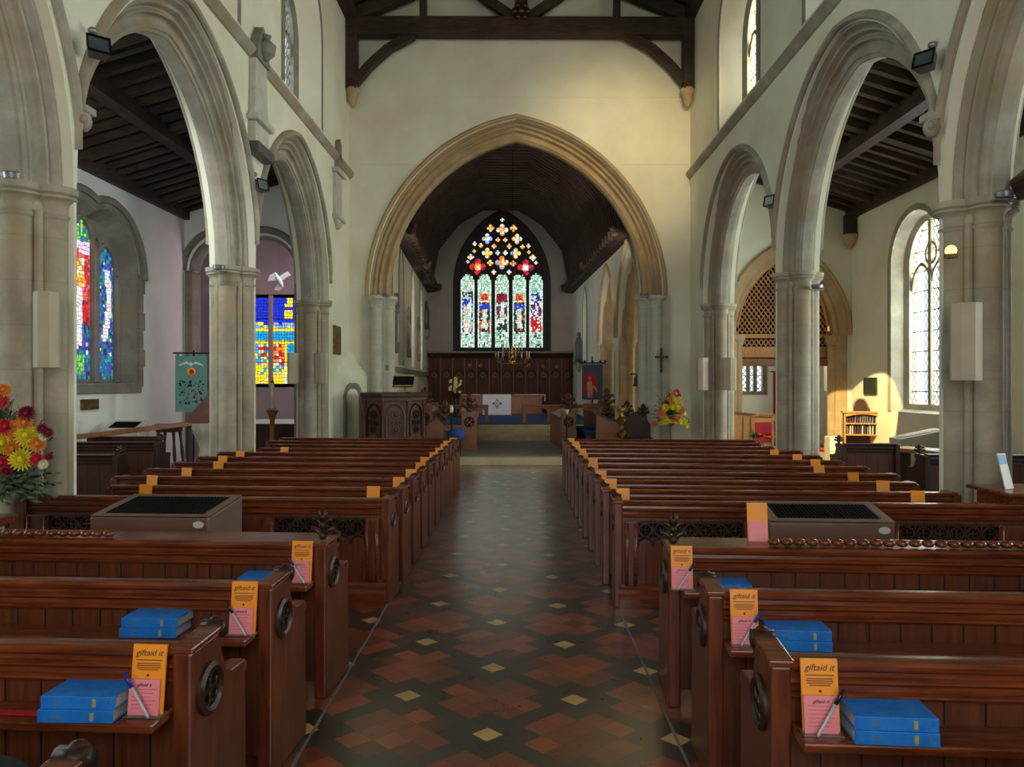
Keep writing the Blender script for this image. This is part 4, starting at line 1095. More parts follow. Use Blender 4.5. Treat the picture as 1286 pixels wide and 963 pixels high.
# wooden cross on the right respond
x=at(830,450,YE-.08)[0]
t=thing('wall_cross','small brown crucifix fixed to the right respond of the chancel arch','cross',(x+.0,YE-.14,0))
mb=MB(); mb.box(-.02,.02,-.03,.06,1.82,2.32); mb.build('upright',M['dark_wood'],t); MB().box(-.14,.14,-.035,.0,2.12,2.16).build('crossbar',M['dark_wood'],t)
mb=MB(); mb.tube([(0,-.05,1.92),(0,-.05,2.12)],[.012,.02],6); mb.tube([(-.11,-.05,2.17),(0,-.05,2.11),(.11,-.05,2.17)],.009,5); mb.ball((0,-.05,2.17),.018,6); mb.build('carved_figure',M['brass_old'],t,smooth=True)
# flowers by the right respond
rr=random.Random(11); bl=[]
cols=['f_yellow','f_yellow','f_salmon','f_orange','f_orange','f_red','f_white','f_yellow','f_salmon']
for i in range(34):
    a=rr.uniform(0,2*PI); q=rr.uniform(0,1)**.55; z=1.0+.05+.36*q*math.sin(a); bl.append((.34*q*math.cos(a)*(1.15 if z<1 else .7),z,rr.uniform(.8,1.5),rr.choice(cols)))
bl+=[(.07,1.42,1.2,'f_red'),(.1,1.35,1.1,'f_red'),(-.36,.8,1.3,'f_salmon')]
arrangement('pedestal_flowers','triangular red, yellow and orange flower arrangement beside the right respond',(at(842,522,15.7)[0],15.7,0),.42,.55,bl,230,.95,9,10)
t=thing('flower_stand','thin metal stand under the arrangement by the right respond','stand',(at(842,522,15.7)[0],15.7,0))
MB().lathe([(.16,0),(.16,.02),(.02,.05),(.015,.7),(.03,.75),(.12,.8),(.13,.86)],12).build('stem',M['silver'],t,auto=True)
# processional banner in the chancel
x,z=at(742,465,19.5)
t=thing('processional_banner','red and blue painted processional banner hanging in the chancel','banner',(at(744,460,20.2)[0],20.2,-.47))
MB().box(-.26,.26,0,.02,1.65,2.55).build('cloth',simple('banner_blue',srgb(64,84,110),.8),t)
MB().box(-.22,.1,-.01,-.001,1.75,2.3).build('red_field',M['red'],t)
mb=MB(); mb.tube([(-.06,-.02,1.7),(-.06,-.02,1.95),(-.08,-.02,2.12)],[.06,.08,.05],8); mb.ball((-.08,-.02,2.2),.05,8); mb.tube([(-.06,-.02,2.05),(.06,-.02,1.95),(.12,-.02,1.85)],[.03,.025,.02],6); mb.build('painted_figure',simple('flesh_paint',srgb(206,160,140),.8),t,smooth=True)
MB().tube([(-.33,0,2.58),(.33,0,2.58)],.018,8).build('crossbar',M['iron'],t)
MB().tube([(0,.04,.61),(0,.04,2.75)],.016,8).build('pole',M['iron'],t)
mb=MB(); [mb.ball((q,0,2.62),.035,6) for q in (-.33,-.2,0,.2,.33)]; mb.build('knobs',M['iron'],t,smooth=True)
# hanging bell lamp
x,z=at(800,478,17.9)
t=thing('sanctuary_bell','small dark bell on an iron wall bracket inside the right chancel arch','bell',(x,17.9,z))
mb=MB(); mb.tube([(.3,0,.22),(.0,0,.14),(-.12,0,.16)],.014,6); mb.tube([(-.12,0,.16),(-.14,0,.12)],.014,6); mb.tube([(.3,0,.0),(.3,0,.45)],.018,6); mb.build('bracket',M['iron'],t,smooth=True)
MB().lathe([(.02,.12),(.05,.1),(.07,.04),(.075,-.06),(.1,-.12),(.095,-.13)],12).build('bell',M['dark_wood'],t,auto=True)
# wall bracket statues in the chancel
for px,py,Y,sgn,lb in ((535,400,28.5,-1,'small pale statue on a bracket high on the left chancel wall'),(727,440,26.5,1,'slender dark statue on a bracket on the right chancel wall')):
    x,z=at(px,py,Y); t=thing('wall_statue',lb,'statue',(x,Y,z))
    MB().lathe([(.02,-.75),(.1,-.6),(.16,-.45),(.18,-.4)],10).build('bracket',M['stone_grey'],t,auto=True)
    mb=MB(); mb.lathe([(.14,-.4),(.12,-.1),(.13,.2),(.09,.4),(.04,.46)],12); mb.ball((0,0,.54),.08,8); mb.build('figure',M['slate'],t,smooth=True)
# slim monuments between the left chancel lancets
for k,v in enumerate((1.75,5.0,8.4)):
    x,y=ch(-HU,v); t=thing('wall_monument','slim grey memorial between the chancel lancets, %s'%(['nearest the arch','middle one','nearest the altar'][k]),'memorial',(x,y,0),PI/2+CA_)
    MB().prism([(-.16,2.3),(.16,2.3),(.2,2.5),(.16,3.3),(.22,3.4),(0,3.7),(-.22,3.4),(-.16,3.3),(-.2,2.5)],'y',-.09,-.0).build('tablet',M['stone_grey'],t,bevel=.01)
    MB().box(-.11,.11,-.1,-.09,2.55,3.2).build('inscription_panel',M['marble'],t)
x,y=ch(HU,8.0); t=thing('wall_monument','white marble memorial low on the right chancel wall beyond the banner','memorial',(x,y,0),-PI/2+CA_)
MB().box(-.5,.5,-.1,0,.7,1.75).build('tablet',M['marble'],t,bevel=.02); MB().box(-.6,.6,-.16,0,1.75,1.85).build('cornice',M['stone_grey'],t,bevel=.02)
# ------------------------------------------------------------------ pews
ROT=-.063      # the benches stand a little askew to the nave
RAIL=[(.03,0),(-.012,0),(-.02,.012),(-.012,.022),(0,.026),(0,.05),(-.012,.054),(-.02,.064),(-.012,.076),(-.002,.08),(-.0,.1),(-.02,.106),(-.03,.118),(-.032,.132),(-.022,.146),(0,.15),(.03,.15),(.045,.14),(.05,.12),(.03,.1)]
def rail_mesh(mb,x0,x1,ztop,drop=1.0,y0=0):
    pr=[(y0+y,ztop-.12+z*.8) for y,z in RAIL]
    mb.prism(pr,'x',x0,x1)
LED=.19
def end_shape(h):
    # (y,z) outline: tall back part, stepping down to the arm
    p=[(-.03,0),(-.03,h-.02),(.18,h-.012)]
    p+=[(.19+.03*math.sin(a),h-.04+.03*math.cos(a)) for a in [PI*i/6 for i in range(7)]]
    p+=[(.2,h-.1),(.225,h-.15),(.27,h-.17)]
    e=.4 if h>.77 else .31
    p+=[(e-.03+.035*math.sin(a),h-.205+.03*math.cos(a)) for a in [PI*i/6 for i in range(6)]]
    p+=[(e,0)]
    return p
def pew(name,label,s,X,Z0,L,h=.8,kind='near',seatL=None,group=None,cat='pew'):
    """s=-1 runs to the left from the aisle"""
    t=thing(name,label,cat,(X,Z0-.063*X,0),math.atan(ROT),group)
    seatL=seatL or L
    xa,xb=sorted((s*.03,s*L)); sa,sb=sorted((s*.03,s*seatL))
    MB().box(xa,xb,0,.03,.08,h-.1).build('backrest',M['pew_plank'],t)
    mb=MB(); rail_mesh(mb,xa,xb,h); mb.build('top_rail',M['pew'],t,auto=True)
    if kind!='screen':
        MB().box(xa,xb,-.15,.0,h-LED-.028,h-LED).build('book_ledge',M['pew'],t,bevel=.006)
    MB().box(sa,sb,.03,.4,.4,.43).build('seat',M['pew'],t,bevel=.006)
    # aisle end
    if kind=='screen':
        x0,x1=sorted((s*(L-.03),s*(L+.03))); MB().box(x0,x1,-.04,.05,0,h+.01).build('post',M['pew_end'],t,bevel=.01)
    for q in ((0,L) if kind!='screen' else (0,)):
        x0,x1=sorted((s*(q-.03),s*(q+.03)))
        e=MB().prism(end_shape(h),'x',x0,x1).build('pew_end',M['pew_end'],t,bevel=.008)
        if q==0:
            fx=s*(-.033)
            mb=MB()
            RR=.07 if h>.77 else .052; mb.torus((fx,.09,h-.17),RR,.016 if RR>.06 else .008,'yz',20,6)
            for k in range(4): a=PI/4+k*PI/2; mb.torus((fx,.09+.47*RR*math.cos(a),h-.17+.47*RR*math.sin(a)),.38*RR,.1*RR,'yz',10,5)
            mb.build('tracery_roundel',M['pew_carved'],e,auto=True)
            mb=MB(); mb.lathe([(RR*.93,0),(RR*.93,.008)],18,M=Matrix.Translation((fx-s*(-.0)+s*.006,.09,h-.17))@Matrix.Rotation(-s*PI/2,4,'Y')); mb.build('roundel_shade_disc',M['black'],e)  # flat black disc, the shade inside the roundel put in as colour
            mb=MB(); mb.beam((0,-.035,h-.012),(0,.17,h-.004),.076,.022); mb.build('end_capping',M['pew'],e,bevel=.006)
            mb=MB(); mb.tube([(-.037,.195,h-.01),(.037,.195,h-.01)],.03,10); mb.ball((0,.21,h+.0),.028,8); mb.build('scroll',M['pew_carved'],e,smooth=True)
    return t
def tracery_panel(t,x0,x1,z0,z1,y=-.012):
    """band of pierced circles over cusped heads"""
    L=x1-x0; n=max(2,round(L/.112)); w=L/n
    mb=MB()
    for i in range(n):
        c=x0+(i+.5)*w; zc=z1-w*.5
        mb.torus((c,y,zc),w*.42,.009,'xz',16,5)
        for k in range(4): a=k*PI/2+PI/4; mb.torus((c+w*.19*math.cos(a),y,zc+w*.19*math.sin(a)),w*.15,.006,'xz',9,4)
        mb.ball((c,y,zc),w*.09,6)
    for i in range(n):
        c=x0+(i+.5)*w
        mb.tube([(c-w*.5,y,z1-w*1.6),(c-w*.42,y,z1-w*1.2),(c-w*.2,y,z1-w*1.08),(c,y,z1-w*1.0),(c+w*.2,y,z1-w*1.08),(c+w*.42,y,z1-w*1.2),(c+w*.5,y,z1-w*1.6)],.009,5)
    mb.box(x0,x1,y-.004,y+.012,z1-.005,z1+.012); mb.box(x0,x1,y-.0,y+.012,z1-w*1.06,z1-w*.98)
    for i in range(n+1): mb.box(x0+i*w-.004,x0+i*w+.004,y-.006,y+.012,z1-w*1.7 if i in(0,n) else z1-w,z1)
    mb.build('tracery_band',M['pew_carved'],t,auto=True)
    MB().box(x0,x1,.0-.003,.001,z1-w*1.05,z1).build('tracery_backing',M['black'],t)
def front_screen(s,X,label,panels,L):
    h=.76
    t=pew('screen_pew',label,s,X,5.75,L,h,'screen',2.4,cat='pew')
    mb=MB()
    zt=h-.155
    for a,b in panels:
        x0,x1=sorted((s*a,s*b)); tracery_panel(t,x0,x1,.1,zt)
    edges=[.04]+[q for ab in panels for q in ab]+[L-.03]
    for a,b in zip(edges[0::2],edges[1::2]):
        x0,x1=sorted((s*a,s*b)); MB().box(x0,x1,-.03,.0,.12,zt+.01).build('stile',M['chancel_wood'] if False else M['pew_end'],t,bevel=.006)
        for q in (a+.02,b-.02):
            MB().tube([(s*q,-.035,.16),(s*q,-.035,zt)],.012,8).build('bead',M['pew'],t,smooth=True)
    for a,b in panels:
        x0,x1=sorted((s*a,s*b)); MB().box(x0,x1,-.006,0,.14,.46).build('lower_panel',M['pew_end'],t)
    x0,x1=sorted((0,s*L))
    MB().prism([(0,0),(-.06,0),(-.06,.08),(-.045,.1),(-.045,.13),(-.03,.15),(-.03,.17),(0,.17)],'x',x0,x1).build('plinth',M['pew'],t)
    return t
XL,XR=-1.0,.775
NH=.79
ordn=['first','second','third','fourth','fifth','sixth','seventh','eighth','ninth','tenth','eleventh','twelfth']
ledges=[]   # where leaflets can stand: (side, X, Z0, height, L, index)
for s,X,side in ((-1,XL,'left'),(1,XR,'right')):
    other='one blue stack' 
    pew('pew','nearest %s oak pew, only its scrolled end showing at the bottom edge'%side,s,-.965 if s<0 else .74,1.455 if s<0 else 1.43,2.3,.8)
    pew('pew','%s oak pew nearest the camera with two blue books on its ledge'%side,s,X+(-.03 if s<0 else 0),2.41,2.3,NH)
    pew('pew','%s oak pew with two stacked blue books, second from the camera'%side,s,X+(-.02 if s<0 else 0),3.18,2.75,NH)
    t=pew('pew','%s oak pew with a single blue book and beaded cresting, just before the cross aisle'%side,s,X,4.0,2.75,NH)
    mb=MB(); a0,a1=(1.15,2.75) if s<0 else (.5,2.75)
    q=a0
    while q<a1:
        mb.ball((s*q,.045,.81),.032,8,sz=.6); q+=.062
    mb.build('cresting',M['pew'],t,smooth=True)
    x0,x1=sorted((s*.03,s*2.75)); MB().box(x0,x1,.03,.3,.755,.78).build('desk_shelf',M['pew'],t,bevel=.004)
    mb=MB(); poppy(mb,(0,.02,.8),.16,.11); mb.build('poppyhead',M['pew_carved'],t,smooth=True)
front_screen(-1,XL+.04,'left oak screen pew with carved tracery bands behind the left heater',[(.15,.82),(1.12,1.2),(1.97,2.55)],2.75)
front_screen(1,XR-.055,'right oak screen pew with carved tracery bands behind the right heater',[(.14,.88),(1.95,2.62)],2.86)
rows=[]
for i in range(1,11):
    Z0=5.75+.635*i
    for s,X,side in ((-1,XL+.05,'left'),(1,XR-.07,'right')):
        bad=(i in(1,7,8)) if s<0 else (i in(1,2,8,9))
        L=(2.42 if s<0 else 2.70) if bad else (2.72 if s<0 else 2.84)
        pew('pew','%s oak pew, %s beyond the carved screen towards the altar'%(side,ordn[i-1]),s,X,Z0,L,.755,'near',None,'%s block of oak pews'%side)
        rows.append((s,X,Z0,L,i,side))
# side aisle pews
def side_pew(label,x0,x1,Y,h=.8,rz=0):
    t=thing('pew',label,'pew',(x0,Y,0),rz); L=x1-x0
    MB().box(0,L,0,.03,.08,h-.1).build('backrest',M['aisle_plank'],t)
    mb=MB(); rail_mesh(mb,0,L,h); mb.build('top_rail',M['dark_wood'],t,auto=True)
    MB().box(0,L,.03,.4,.4,.43).build('seat',M['dark_wood'],t)
    for q in (0,L):
        MB().prism(end_shape(h),'x',q-.03,q+.03).build('pew_end',M['dark_wood'],t,bevel=.008)
    mb=MB(); poppy(mb,(0 if x0>0 else L,.15,h),.1,.12); mb.build('scroll',M['pew_carved'],t,smooth=True)
    return t
side_pew('dark planked pew in the left aisle under the blue window',-6.85,-4.95,10.9)
side_pew('dark planked pew in the left aisle in front of the one under the blue window',-6.85,-5.0,9.9,.72)
side_pew('dark planked pew in the right aisle nearer the speaker pier',4.62,6.85,9.0)
side_pew('dark planked pew in the right aisle beyond the nearer one',4.34,5.05,10.6)
t=thing('bench','long bench along the left aisle wall with an upward sloping light brown top rail','bench',(-6.3,11.6,0),0)
MB().beam((-.45,.0,.78),(.9,1.6,.93),.16,.07).build('top_rail',M['chancel_wood'],t,bevel=.01)
MB().box(-.3,.8,.6,.7,0,.78).build('support',M['dark_wood'],t)
MB().tube([(.86,1.6,.0),(.86,1.6,.97)],.05,8).build('post',M['dark_wood'],t)
t=thing('bench','long low bench with slatted sunlit top beside the right aisle window','bench',(5.3,11.4,0),math.radians(-58))
MB().box(0,1.7,0,.45,.62,.68).build('slatted_top',M['pale_wood'],t,bevel=.01)
for q in (0.03,1.62): MB().box(q,q+.06,.02,.42,0,.62).build('support',M['dark_wood'],t)

# ------------------------------------------------------------------ leaflets, pens and books
def text(s,size,parent,loc,m,rot=(PI/2,0,0),shear=.3,ext=.0004):
    cu=bpy.data.curves.new('lettering','FONT'); cu.body=s; cu.size=size; cu.align_x='CENTER'; cu.shear=shear; cu.extrude=ext
    o=bpy.data.objects.new('lettering',cu); C.objects.link(o); cu.materials.append(m); me=bpy.data.meshes.new_from_object(o); bpy.data.objects.remove(o); o=bpy.data.objects.new('lettering',me); C.objects.link(o); o.parent=parent; o.location=loc; o.rotation_euler=rot; return o
def rowpt(X,Z0,x,dy):   # a spot dy in front of the bench face at sideways position x
    return (x,Z0-.063*x+dy)
def leaflet(label,x,y,z,tilt=.0,near=True,pink=True,group=None,rz=0.0):
    t=thing('leaflet',label,'leaflet',(x,y,z),math.atan(ROT)+rz,group)
    lean=Matrix.Rotation(-.14,4,'X')
    o=MB().box(-.052,.052,-.004,.004,0,.205,lean).build('orange_leaflet',M['orange'],t)
    if pink:
        MB().box(-.05,.044,-.016,-.010,.002,.105,lean).build('pink_slip',M['pink'],t)
    MB().box(-.056,.056,-.03,.02,0,.004).build('clear_holder_foot',M['silver'],t)
    if near:
        p=lean@Vector((0,-.0055,.172))
        text('giftaid it',.026,t,p,M['ink'],(PI/2-.14,0,0))
        mb=MB()
        for k,(zz,w) in enumerate(((.158,.04),(.148,.036),(.142,.038),(.136,.037),(.130,.03))): mb.box(-w,w,-.0058,-.0042,zz,zz+.0022,lean)
        mb.ball(tuple(lean@Vector((0,-.006,.115))),.004,6)
        mb.build('small_print',M['ink'],t)
        if pink:
            p=lean@Vector((-.003,-.0175,.085)); text('giftaid it',.014,t,p,M['ink'],(PI/2-.14,0,0))
            mb=MB()
            for k in range(6): mb.box(-.04,.034-(k%3)*.008,-.0172,-.0158,.076-k*.011,.0775-k*.011,lean)
            mb.build('slip_print',simple('slip_ink',srgb(190,96,104),.6) if 'slip_ink' not in bpy.data.materials else bpy.data.materials['slip_ink'],t)
    return t
def pen(label,p0,p1,cap):
    t=thing('pen',label,'pen',p0)
    a=Vector((0,0,0)); b=Vector(p1)-Vector(p0)
    MB().tube([a,a+b*.04,a+b*.7],[.0012,.0045,.0045],8).build('barrel',M['pen_clear'],t,smooth=True)
    MB().tube([a+b*.68,b],[.006,.0055],8).build('cap',M[cap],t,smooth=True)
    return t
BK={}
def book(label,loc,rz,group=None):
    if 'p' not in BK:
        t=thing('hymn_book',label,'book',loc,rz,group)
        W,D,H=.225,.15,.038
        mb=MB(); mb.box(-W/2,W/2,0,D,0,.003); mb.box(-W/2,W/2,0,D,H-.003,H); mb.box(-W/2,W/2,-.003,.003,.0,H); mb.build('cover',M['book_blue'],t,bevel=.0025)
        MB().box(-W/2+.005,W/2-.005,.003,D-.005,.003,H-.003).build('page_block',M['pages'],t)
        mb=MB(); mb.box(.045,.056,-.0042,-.002,.007,H-.007); mb.build('gilt_label',M['gilt'],t)
        MB().box(-.07,-.045,-.004,-.002,.01,H-.012).build('faded_title',M['faded'],t); MB().box(.083,.092,-.004,-.002,.012,H-.01).build('faded_emblem',M['faded'],t)
        BK['p']=t; return t
    return dup(BK['p'],loc,rz,label,group)
zl=.8-.15+.0
def near_set(side,X,Z0,cx,bx,n,which,pencol,flip=False):
    x,y=rowpt(X,Z0,cx,-.08); zl_=NH-LED+.001
    leaflet('orange and pink leaflet on the %s pew %s'%(side,which),x,y,zl_)
    bxp,byp=rowpt(X,Z0,bx,-.152)
    for k in range(n):
        book('blue hymn book on the %s pew %s%s'%(side,which,'' if n==1 else (', lower of its pair' if k==0 else ', upper of its pair')),(bxp+(.006*k if side=='left' else 0),byp+.004*k,zl_+.001+.0385*k),math.atan(ROT)+(-.03+.01*k)*(1 if flip else -1))
    if pencol:
        s=1 if side=='right' else -1
        pen('%s capped pen leaning on the leaflet of the %s pew %s'%('blue' if pencol=='pen_blue' else 'black',side,which),(x-s*.028,y-.045,zl_+.008),(x+s*.055,y-.022,zl_+.132),pencol)
near_set('left',XL,2.41,-1.12,-1.30,2,'nearest the camera','pen_blue')
near_set('left',XL,3.18,-1.095,-1.45,2,'second from the camera','pen_black')
near_set('left',XL,4.0,-1.085,-1.27,1,'third from the camera','pen_blue')
near_set('right',XR,2.41,.868,1.045,2,'nearest the camera','pen_black',True)
near_set('right',XR,3.18,.87,1.055,2,'second from the camera','pen_blue',True)
near_set('right',XR,4.0,.80,1.00,1,'third from the camera','pen_black',True)
t=thing('ruler','red plastic ruler lying on the nearest left ledge beside the blue books','ruler',(-1.55,2.41+.098-.10,NH-LED+.001),-.05)
MB().box(-.12,.12,-.012,.02,0,.004).build('strip',M['red'],t,bevel=.001)
leaflet('large orange leaflet leaning against the left side of the right heater',1.25,4.14,.772,near=False,pink=True)
cardproto={}
def far_card(label,x,y,z,rz=0,glare=False,group=None):
    if 'p' not in cardproto:
        t=leaflet(label,x,y,z,near=False,pink=False,group=group); cardproto['p']=t; return t
    c=dup(cardproto['p'],(x,y,z),math.atan(ROT)+rz,label,group); return c
aisle_x={-1:[-1.04,-.98,-.96,-.95,-.98,-1.0,-.95,-1.0,-.97,-.96],1:[.85,.87,.84,.82,.80,.82,.80,.78,.80,.78]}
for s,X,Z0,L,i,side in rows:
    x=(-1.15 if i==1 else -1.02) if s<0 else (.86 if i==1 else .81); x+=R_.uniform(-.035,.035)
    far_card('orange leaflet at the aisle end of the %s pew, %s beyond the carved screen'%(side,ordn[i-1]),x,Z0-.063*x-.07,.755-LED+.002,R_.uniform(-.12,.12),group='orange leaflets on the pew ledges')
    if i<8:
        x=X+s*(L-[.32,.3,.42,.5,.3,.28,.34,.3,.3,.3][i-1])
        if i==2 and s<0: x=-3.3
        far_card('orange leaflet at the outer end of the %s pew, %s beyond the carved screen'%(side,ordn[i-1]),x,Z0-.063*x-.07,.755-LED+.002,R_.uniform(-.15,.15),group='orange leaflets on the pew ledges')
# ------------------------------------------------------------------ heaters in the cross aisle
def heater(label,x0,x1,Y0,Y1,s):
    t=thing('heater_cabinet',label,'heater',((x0+x1)/2,(Y0+Y1)/2,0),math.atan(ROT)); W=(x1-x0)/2; D=(Y1-Y0)/2
    MB().prism([(-D,0),(D,0),(D,.885),(-D,.825)],'x',-W,W).build('casing',M['heater'],t,bevel=.012)
    # sloped rim with a sunk black grille
    n=Vector((0,.095,.0)); sl=(.885-.825)/(2*D)
    def z(y): return .825+(y+D)*sl
    mb=MB(); b=.055
    for (xa,xb,ya,yb) in ((-W,W,-D,-D+b),(-W,W,D-b,D),(-W,-W+b,-D+b,D-b),(W-b,W,-D+b,D-b)):
        mb.quad((xa,ya,z(ya)+.006),(xb,ya,z(ya)+.006),(xb,yb,z(yb)+.006),(xa,yb,z(yb)+.006))
    mb.build('top_rim',M['heater_trim'],t)
    mb=MB(); mb.quad((-W+b,-D+b,z(-D+b)+.004),(W-b,-D+b,z(-D+b)+.004),(W-b,D-b,z(D-b)+.004),(-W+b,D-b,z(D-b)+.004)); mb.build('grille',M['black'],t)
    mb=MB()
    for k in range(28):
        x=-W+b+.01+k*(2*W-2*b-.02)/27; mb.beam((x,-D+b,z(-D+b)+.008),(x,D-b,z(D-b)+.008),.003,.003)
    mb.build('grille_bars',M['iron'],t)
    mb=MB(); mb.lathe([(.025,0),(.025,.004)],14,M=Matrix.Translation((W-.06,-D-.001,.785))@Matrix.Rotation(PI/2,4,'X')@Matrix.Diagonal((1.3,.8,1,1))); mb.build('oval_badge',M['marble'],t)
    MB().tube([(-W*.0+.28*s,-D-.012,.60),(-W*.0+.28*s,-D-.012,.70)],[.02,.028],8).build('vent_knob',M['iron'],t,smooth=True)
    return t
heater('brown metal heater cabinet with black grille top in the left cross aisle',-2.47,-1.76,4.6,5.08,1)
heater('brown metal heater cabinet with black grille top in the right cross aisle',1.42,2.1,4.42,4.79,-1)
# ------------------------------------------------------------------ speakers and lamps on the piers
def speaker(label,px0,px1,py0,py1,Y,rz,w=None):
    x,z1=at((px0+px1)/2,py0,Y); _,z0=at(0,py1,Y); w=w or (px1-px0)*Y/1000
    t=thing('wall_speaker',label,'speaker',(x,Y,z0),rz); H=z1-z0
    MB().prism([(-w/2,.0),(-w/2,.06),(w/2,.06),(w/2,0),(w*.22,-.05),(-w*.22,-.05)],'z',0,H).build('casing',M['speaker'],t,bevel=.006)
    MB().box(-w*.3,w*.3,.06,.12,.1,H-.1).build('bracket',M['iron'],t)
    return t
speaker('tall slim cream column speaker on the left edge pier above the flowers',43,72,366,462,5.92,.25)
speaker('tall slim cream column speaker on the right edge pier',1196,1232,380,478,6.28,-.25)
speaker('narrow cream speaker on the aisle side of the left pier nearest the pulpit',364,376,443,482,14.2,.9,.22)
speaker('narrow cream speaker on the nave side of the left pier nearest the pulpit',392,411,443,482,14.2,-.5,.28)
speaker('cream speaker on the nave side of the pier nearest the lectern',876,891,449,490,14.85,.45,.24)
speaker('cream speaker on the aisle side of the pier nearest the lectern',905,923,449,490,14.75,-.45,.28)
UP=[]
def flood(label,px,py,Y,rz,tilt,glow=False):
    x,z=at(px,py,Y); t=thing('floodlight',label,'floodlight',(x,Y,z),rz); t.scale=(.8,.8,.8)
    T=Matrix.Rotation(tilt,4,'X')
    MB().prism([(-.11,-.0),(.11,0),(.08,.12),(-.08,.12)],'z',-.09,.09,T).build('housing',M['silver'],t,bevel=.006)
    MB().box(-.095,.095,-.006,.0,-.075,.075,T).build('glass',M['mirror'],t)
    mb=MB(); mb.box(-.11,.11,-.02,.0,-.095,-.08,T); mb.box(-.11,.11,-.02,0,.08,.095,T); mb.box(-.11,-.098,-.02,0,-.09,.09,T); mb.box(.098,.11,-.02,0,-.09,.09,T); mb.build('rim',M['iron'],t)
    MB().tube([(0,.1,0),(0,.2,.04),(0,.2,.14)],.014,6).build('bracket',M['silver'],t)
    MB().ball((0,.2,.2),.05,8,sz=.8).build('junction_box',M['silver'],t,smooth=True)
    return t
flood('square floodlight on the arch beside the nearest left pier, top left',124,56,6.3,.75,-.35)
flood('square floodlight on the arch beside the nearest right pier, top right',1160,74,6.75,-.9,-.35)
flood('small floodlight between the two farther left arches',330,232,10.5,1.0,-.2)
flood('small floodlight between the two farther right arches',966,252,11.1,-1.0,-.2)
for px,py,Y,lb in ((16,222,6.0,'left edge pier'),(275,336,10.15,'left pier beside the banner'),(1262,245,6.4,'right edge pier'),(1026,360,10.7,'right pier before the lattice screen'),(808,370,16.5,'right respond of the chancel arch'),(484,370,16.5,'left respond of the chancel arch')):
    x,z=at(px,py,Y); t=thing('uplighter','small grey metal uplighter on the capital of the %s'%lb,'uplighter',(x,Y,z))
    MB().lathe([(.03,-.03),(.07,-.02),(.08,.02),(.07,.03)],10).build('bowl',M['silver'],t,auto=True)
    MB().box(-.09,.09,-.03,.03,-.045,-.03).build('bracket',M['silver'],t); MB().tube([(0,0,-.03),(.0,.1,-.05)],.012,6).build('arm',M['silver'],t); UP.append((x,Y,z+.12))
x,z=at(1190,316,6.45)
t=thing('wall_lamp','small glowing amber lamp under the capital of the right edge pier','lamp',(x,6.4,z))
MB().ball((0,0,0),.045,10).build('bulb',M['lamp_glow'],t,smooth=True); MB().lathe([(.05,-.06),(.055,-.03)],10).build('holder',M['brass_old'],t)
# carved heads at the arch springings
for px,py,Y,lb in ((104,152,6.35,'left side above the edge pier'),(1170,160,6.75,'right side above the edge pier')):
    x,z=at(px,py,Y); sgn=-1 if x<0 else 1; t=thing('stone_mask','worn carved stone face where two hood moulds meet, %s'%lb,'carving',(x,Y,z))
    mb=MB(); mb.ball((0,0,0),.07,10,sz=1.3); mb.ball((-sgn*.03,-.05,0),.03,8,sz=1.4); mb.ball((0,0,.07),.06,8,sz=.6); mb.build('head',M['stone_arch'],t,smooth=True)
    MB().box(-.06,.06,-.05,.1,.06,.12).build('block',M['stone_arch'],t,bevel=.01)
# ------------------------------------------------------------------ memorials on the walls
def memorial(label,Y,z0,H,w,big):
    t=thing('memorial_tablet',label,'memorial',(LX,Y,z0),PI/2)
    if big:
        MB().prism([(-w/2,0),(w/2,0),(w/2,.14),(-w/2,.14)],'y',-.16,.0).build('base_shelf',M['slate'],t,bevel=.01)
        MB().box(-w*.42,w*.42,-.1,0,.14,.42).build('lower_block',M['marble'],t,bevel=.01)
        MB().box(-w*.52,w*.52,-.16,0,.42,.5).build('cornice',M['marble'],t,bevel=.015)
        MB().prism([(-w*.42,.5),(w*.42,.5),(w*.34,H*.72),(-w*.34,H*.72)],'y',-.09,0).build('tablet',M['marble'],t,bevel=.01)
        MB().prism([(-w*.4,H*.72),(w*.4,H*.72),(w*.3,H*.86),(0,H),(-w*.3,H*.86)],'y',-.12,0).build('pediment',M['stone_grey'],t,bevel=.01)
        mb=MB(); mb.lathe([(.03,0),(.12,.08),(.14,.2),(.05,.28),(.08,.33)],12,(0,-.14,H*.74)); mb.build('carved_urn',M['stone_grey'],t,auto=True)
    else:
        MB().prism([(-w*.5,.2),(-w*.2,.1),(0,0),(w*.2,.1),(w*.5,.2)],'y',-.08,0).build('apron',M['marble'],t,bevel=.01)
        MB().box(-w*.42,w*.42,-.06,0,.24,H*.6).build('tablet',M['marble'],t,bevel=.01)
        MB().box(-w*.55,w*.55,-.12,0,.18,.26).build('sill_shelf',M['marble'],t,bevel=.01); MB().box(-w*.55,w*.55,-.12,0,H*.6,H*.65).build('cornice',M['marble'],t,bevel=.01)
        MB().prism([(-w*.25,H*.65),(w*.25,H*.65),(w*.15,H*.95),(0,H),(-w*.15,H*.95)],'y',-.09,0).build('pediment',M['stone_grey'],t,bevel=.01)
memorial('large white marble memorial with carved urn and dark base between the left arches',10.62,4.6,1.75,.66,True)
memorial('smaller marble memorial tablet high on the left wall next to the corner',15.35,4.55,1.75,.62,False)
def plaque(label,x,y,z,w,h,m,rz,th=.03):
    t=thing('wall_plaque',label,'plaque',(x,y,z),rz); MB().box(-w/2,w/2,-th,0,0,h).build('plate',m,t,bevel=.004)
    mb=MB(); fr=.02
    mb.box(-w/2,w/2,-th-.008,-th,0,fr); mb.box(-w/2,w/2,-th-.008,-th,h-fr,h); mb.box(-w/2,-w/2+fr,-th-.008,-th,0,h); mb.box(w/2-fr,w/2,-th-.008,-th,0,h); mb.build('frame',m,t)
    return t
